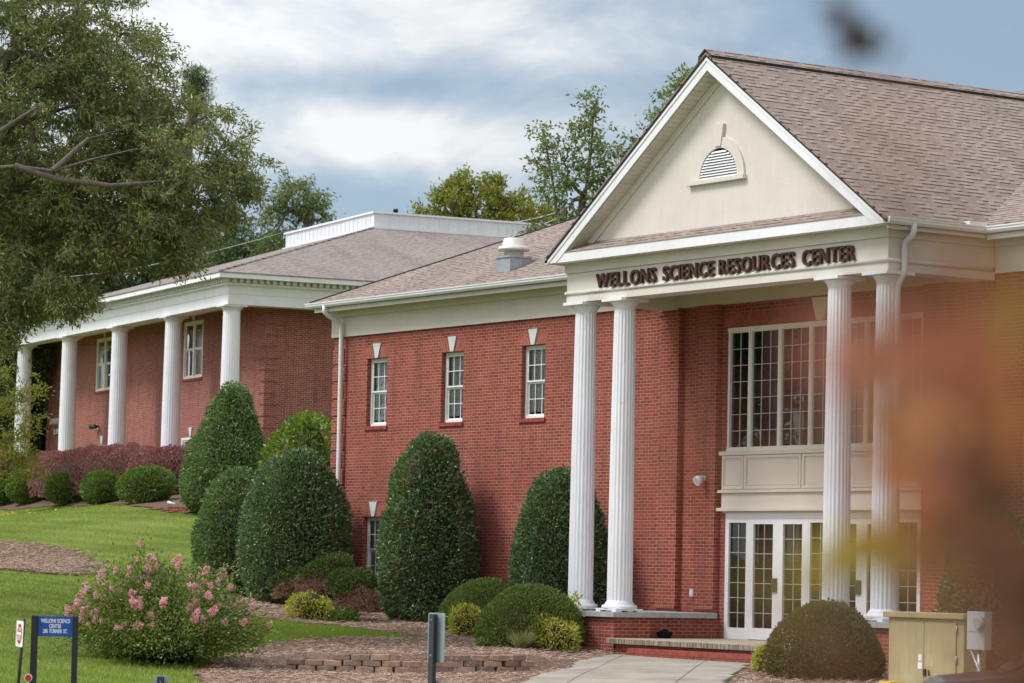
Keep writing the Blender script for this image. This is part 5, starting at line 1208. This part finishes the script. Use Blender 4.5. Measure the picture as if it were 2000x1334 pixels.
def back_sign(px, ptop, d, w, h, label, yaw, low=None):
    p = at(px, ptop, d); g = g1(p[0], p[1]); t = thing('sign_back', label, 'sign', (p[0], p[1], g), RZ + yaw); H = p[2] - g
    MB().prism([(a, b + H - h) for a, b in rounded(w, h, .03)], .0, .005).build('plate', ALU, t)
    q = MB(); q.prism([(-.045, -.075), (.045, -.075), (.045, -.065), (.026, -.06), (.02, -.006), (-.02, -.006), (-.026, -.06), (-.045, -.065)], -.3, H - .015, 'xy'); q.build('post', plain('slate_post', (.035, .04, .048), .5, .35, var=.2) if 'slate_post' not in bpy.data.materials else bpy.data.materials['slate_post'], t)
    b = MB()
    for z in (H - .08, H - 2 * h + .08): b.tube([(0, -.079, z), (0, -.06, z)], .009, 8)
    b.build('bolt', GALV, t)
    if low: MB().prism([(a, b_ + low) for a, b_ in rounded(.15, .07, .01)], .0, .005).build('lower_plate', ALU, t)
back_sign(853, 1197, 36, .16, .285, 'grey metal sign seen from behind on a dark channel post near the block wall', R(-52), .72)
back_sign(315, 1319, 40, .10, .2, 'low grey sign back barely rising into view below the crape myrtle', R(0))
def cabinet():
    y0 = -3.0; g = g1(9.2, -2.6); t = thing('electrical_cabinet', 'tan metal electrical cabinet with double doors beside the bronze mound', 'electrical box', (9.3, -2.4, g)); o = (9.3, -2.4, g); top = .72
    m = MB(o); m.box(8.31, 10.02, -2.98, -2.52, g - .1, top - .09).build('body', TAN, t, bevel=.01)
    MB(o).box(8.24, 10.08, -3.05, -2.46, top - .089, top).build('lid', TAN, t, bevel=.012)
    for a, b in ((8.37, 9.145), (9.155, 9.86)): d = MB(o).box(a, b, -3.002, -2.981, g + .06, top - .14).build('cabinet_door', TAN, t, bevel=.004)
    MB(o).box(9.03, 9.10, -3.006, -3.003, -.02, .08).box(9.02, 9.11, -3.006, -3.003, -.14, -.04).build('notice', SIGNW, t)
    MB(o).box(9.19, 9.38, -3.006, -3.003, -.10, .09).build('warning_label', plain('faded_label', (.50, .36, .22), .6), t)
    MB(o).box(9.16, 9.21, -3.03, -3.003, -.24, -.14).tube([(9.27, -3.02, -.15), (9.30, -3.03, -.24)], .012, 6).build('padlock', BRONZE, t)
    h = MB(o)
    for z in (g + .25, .02, top - .25): h.tube([(9.875, -3.0, z - .06), (9.875, -3.0, z + .06)], .012, 6)
    h.build('hinge', GALV, t)
cabinet()
def meter():
    p = at(1908, 1230, 46.3); g = g1(p[0], p[1]); t = thing('electric_meter', 'grey electric meter box with a round glass dial right of the tan cabinet', 'meter', (p[0], p[1], g)); 
    H = p[2] - g
    MB().box(-.19, .19, -.03, .12, H - .30, H + .27).build('meter_box', GREYE, t, bevel=.01)
    MB().box(-.195, .195, -.034, .0, H - .03, H - .022).build('cover_seam', GALV, t)
    d = MB(); d.tube([(.12, -.03, H + .10), (.12, -.075, H + .10), (.12, -.12, H + .10)], [.10, .10, .085], 20); d.build('dial', plain('meter_glass', (.45, .47, .46), .15, .5), t)
    MB().tube([(0, .05, -.2), (0, .05, H - .29)], .035, 8).tube([(-.12, .0, H - .31), (.12, .02, H - .75), (.12, .02, -.1)], .022, 8).build('conduit', GALV, t)
meter()
def car():
    p = at(2010, 1320, 31); g = -.84; RZc = RZ + R(-4); t = thing('parked_car', 'dark maroon car of which only the tail and boot lid rise into view', 'car', (p[0] + U[0] * 1.25, p[1] + U[1] * 1.25, g), RZc)
    body = plain('maroon_car_paint', (.045, .028, .034), .22, .5, var=.04)
    prof = [(-2.3, .32), (-2.36, .62), (-2.28, .96), (-2.18, 1.07), (-1.75, 1.12), (-1.5, 1.14), (-.95, 1.48), (-.4, 1.56), (.4, 1.53), (1.05, 1.08), (1.9, .98), (2.25, .80), (2.32, .5), (2.26, .30), (1.75, .26), (-1.75, .26)]
    MB().prism(prof, -.88, .88).build('body', body, t, bevel=.07)
    glm = plain('dark_car_glass', (.02, .022, .025), .08, .6)
    for s in (-1, 1):
        y0, y1 = (s * .884, s * .889); MB().prism([(-1.30, 1.16), (-.86, 1.43), (-.35, 1.49), (.35, 1.46), (.88, 1.12)], min(y0, y1), max(y0, y1)).build('side_window', glm, t)
        for cx in (-1.45, 1.4):
            w = MB(); w.tube([(cx, s * .70, .31), (cx, s * .90, .31)], .31, 24); wo_ = w.build('wheel', plain('tyre_rubber', (.02, .02, .02), .8) if 'tyre_rubber' not in bpy.data.materials else bpy.data.materials['tyre_rubber'], t); MB().tube([(cx, s * .86, .31), (cx, s * .905, .31)], .20, 20).build('rim', GALV, wo_)
        MB().tube([(-2.30, s * .80, .90), (-1.95, s * .885, .95)], [.07, .05], 10).build('tail_light', SIGNR, t)
    MB().prism([(-1.46, 1.165), (-.99, 1.475), (-1.0, 1.49), (-1.48, 1.175)], -.7, .7).build('rear_window', glm, t)
car()
def curb():
    p = at(1742, 1331, 36); t = thing('yellow_parking_block', 'yellow painted parking block just showing at the bottom edge', 'parking block', (p[0], p[1], p[2] - .13), RZ + R(10))
    MB().prism([(-.13, -.9), (.13, -.9), (.13, 0.05), (.08, .13), (-.08, .13), (-.13, .05)], -.22, .22, 'xz').build('block', plain('yellow_paint', (.55, .38, .04), .6, .3, var=.2), t)
curb()
# utility pole and service wires
def pole():
    p = at(1098, 404, 116); g = g1(p[0], p[1]); t = thing('utility_pole', 'weathered wooden utility pole standing behind the library roof', 'utility pole', (p[0], p[1], g)); H = p[2] - g
    MB().tube([(0, 0, -.5), (0, 0, H)], [.16, .11], 10).build('pole', BARK, t); MB().box(-.02, .02, -.05, .05, H - .3, H - .25).build('insulator', GREYE, t)
    wires = [(at(1062, 411, 116), at(905, 433, 130)), (at(1060, 421, 116), at(990, 437, 125))]
    for i, (a, b) in enumerate(wires):
        a = np.array((p[0], p[1], a[2])); w = thing('power_line', ('upper' if i == 0 else 'lower') + ' thin service wire from the pole towards the library', 'wire', tuple(a)); pts = [(b - a) * f + (0, 0, -.25 * math.sin(math.pi * f)) for f in np.linspace(0, 1, 9)]
        MB().tube(pts, .016, 5).build('wire', GREYE, w)
    a, b = at(-60, 556, 128), at(560, 452, 150); w = thing('power_line', 'pale wire running behind the oak above the library roof', 'wire', tuple(a)); MB().tube([(b - a) * f + (0, 0, -.5 * math.sin(math.pi * f)) for f in np.linspace(0, 1, 9)], .012, 5).build('wire', SIGNW, w)
pole()
lw = thing('low_brick_wall', 'low brick edging wall at the foot of the cone-shaped holly', 'wall', (-37.6, 9.4, g1(-37.6, 9.4)), R(35)); MB().box(-.6, .6, -.12, .12, -.3, .13).build('wall', BR, lw)
dp = thing('drain_elbow', 'short white drain pipe end lying beside the widest boxwood', 'drain pipe', (-39.3, 9.75, g1(-39.3, 9.75)), R(60)); MB().tube([(-.12, 0, .11), (0, 0, .07), (.14, -.06, .05)], .045, 10).build('pipe', SIGNW, dp)

# ------------------------------------------------------------------ autumn branches close to the lens
def autumn():
    base = at(2750, 1500, 2.1); x, y = base[0], base[1]; g = g1(x, y); t = thing('autumn_tree', 'out of focus autumn branches with red, orange and yellow leaves close to the camera', 'tree', (x, y, g))
    o = np.array((x, y, g)); rnd = np.random.default_rng(29); s = MB(o)
    s.tube([o - (0, 0, .3), o + (.03, 0, .9), o + (0, .04, 1.7), o + (.05, .02, 2.6)], [.06, .05, .038, .015], 10)
    hub = o + np.array((.0, .03, 1.6))
    pts = {'red': [], 'orange': [], 'yellow': [], 'brown': [], 'dark': []}
    # (px, py, depth, leaf length, kind)
    spec = [(1678, 86, 2.7, .050, 'dark'), (1650, 45, 2.5, .036, 'dark'), (1625, 10, 2.5, .028, 'dark'), (1735, 92, 2.4, .024, 'dark'),
            (1650, 690, 1.3, .036, 'red'), (1685, 655, 1.2, .026, 'red'), (1600, 655, 1.1, .018, 'red'), (1580, 740, 1.1, .014, 'red'), (1720, 735, 1.4, .050, 'red'), (1790, 700, 1.3, .046, 'red'), (1755, 670, 1.2, .030, 'red'), (1690, 620, 1.0, .018, 'red'), (1760, 640, 1.0, .020, 'red'), (1830, 620, 1.1, .020, 'red'), (1870, 690, 1.3, .032, 'red'), (1850, 750, 1.4, .034, 'red'), (1910, 740, 1.3, .028, 'red'),
            (1765, 872, 2.0, .080, 'orange'), (1840, 855, 1.9, .066, 'orange'), (1800, 905, 1.7, .036, 'red'), (1890, 810, 1.5, .036, 'red'), (1945, 680, 1.4, .030, 'red'), (1985, 640, 1.5, .040, 'yellow'), (1975, 770, 1.4, .030, 'orange'), (1920, 870, 1.5, .036, 'red'), (1980, 850, 1.4, .040, 'orange'), (1880, 900, 1.5, .040, 'brown'), (1940, 590, 1.2, .020, 'orange'), (1990, 560, 1.3, .022, 'orange'),
            (1645, 1088, 1.9, .060, 'yellow'), (1705, 1078, 1.9, .064, 'yellow'), (1740, 1058, 1.7, .030, 'yellow'), (1605, 1105, 1.6, .030, 'yellow'), (1795, 1085, 1.65, .046, 'orange'), (1850, 1060, 1.5, .040, 'brown'), (1530, 1120, 1.2, .022, 'yellow'), (1570, 1180, 1.2, .018, 'yellow'), (1500, 1170, 1.1, .012, 'orange'),
            (1905, 960, 1.4, .040, 'brown'), (1960, 940, 1.4, .042, 'brown'), (1850, 965, 1.4, .038, 'red'), (1925, 1030, 1.35, .042, 'brown'), (1985, 1040, 1.3, .046, 'brown'), (1965, 1110, 1.3, .036, 'brown'), (1995, 1150, 1.3, .050, 'brown'), (1890, 1080, 1.3, .030, 'brown'), (1940, 1100, 1.2, .022, 'red'),
            (1985, 1230, 1.3, .046, 'brown'), (1995, 1310, 1.3, .050, 'brown'), (1955, 1290, 1.2, .026, 'red'), (1970, 1180, 1.2, .024, 'brown'), (1840, 1010, 1.4, .030, 'orange'), (1330, 905, .95, .012, 'orange'), (1385, 870, .95, .013, 'orange'), (1300, 850, .95, .010, 'red'), (1420, 820, .9, .008, 'red'),
            (1700, 330, .85, .011, 'red'), (1760, 240, .85, .011, 'red'), (1820, 380, .85, .008, 'red'), (1730, 200, .9, .008, 'brown'), (1880, 500, 1.5, .022, 'orange'), (1800, 480, .95, .012, 'red'), (1930, 520, 1.0, .014, 'red'), (1850, 560, 1.0, .012, 'red'), (1560, 1290, 1.1, .014, 'orange'), (1640, 1300, 1.15, .026, 'brown'), (1700, 1250, 1.1, .014, 'orange'), (1820, 560, .95, .012, 'red'), (1490, 960, 1.0, .010, 'yellow'), (1560, 940, 1.0, .016, 'orange'), (1925, 1215, 1.15, .024, 'brown'), (1900, 1260, 1.1, .018, 'red'), (1700, 800, 1.1, .020, 'red'), (1660, 850, 1.05, .016, 'orange'), (1690, 960, 1.1, .020, 'red'), (1740, 980, 1.15, .024, 'orange'), (1620, 780, 1.0, .014, 'red'), (1820, 1140, 1.2, .022, 'orange'), (1760, 1200, 1.1, .010, 'yellow'), (1800, 1270, 1.1, .010, 'brown')]
    mats = {'red': ((.50, .12, .10), (.66, .25, .20)), 'orange': ((.50, .16, .06), (.64, .26, .10)), 'yellow': ((.36, .23, .05), (.50, .34, .09)), 'brown': ((.10, .045, .036), (.19, .09, .065)), 'dark': ((.03, .014, .012), (.06, .025, .018))}
    lm = {k: leafmat('autumn_leaf_' + k, [(.2, a), (.8, b)], .5, .45, .3) for k, (a, b) in mats.items()}
    ends = []
    for px, py, d, ln, kind in spec:
        p = at(px, py, d); ends.append(p); v = np.array((rnd.normal(), rnd.normal(), rnd.normal()))
        L_ = unit(v - RM[2] * np.dot(v, RM[2]) * .7)
        S_ = unit(np.cross(L_, RM[2]) + rnd.normal(0, .2, 3)); N_ = np.cross(S_, L_)
        out = [(0, 0), (.12, .10), (.32, .24), (.42, .16), (.6, .26), (.72, .12), (1, 0)]
        prof = [(u_, w_) for u_, w_ in out] + [(u_, -w_) for u_, w_ in reversed(out[1:-1])]
        pts[kind].append([p + L_ * (u_ - .5) * ln + S_ * w_ * ln * 1.25 + N_ * ln * (.18 * abs(w_) - .15 * (u_ - .5) ** 2) for u_, w_ in prof])
    for k, ls in pts.items():
        m_ = MB(o)
        for l in ls: m_.add(l, [tuple(range(len(l)))])
        tag(m_.build('leaves', lm[k], t), k + ' leaves')
    # twigs: gather the leaves on a few thin shoots from the trunk
    groups = {}
    for p, sp_ in zip(ends, spec): groups.setdefault((int(sp_[1] // 330)), []).append((sp_[0], p))
    for gk, ls in groups.items():
        ls.sort(key=lambda q: -q[0]); st = o + np.array((.02, .03, 2.3 - .32 * gk)); prev = st
        chain = [st]
        for _, p in ls: chain.append(p)
        for a, b in zip(chain, chain[1:]):
            if np.linalg.norm(b - a) < 1.4: s.tube([a, (a + b) / 2 + rnd.normal(0, .01, 3), b], [.0016, .0012, .0009], 4, False)
    s.build('trunk', BARKD, t)
autumn()
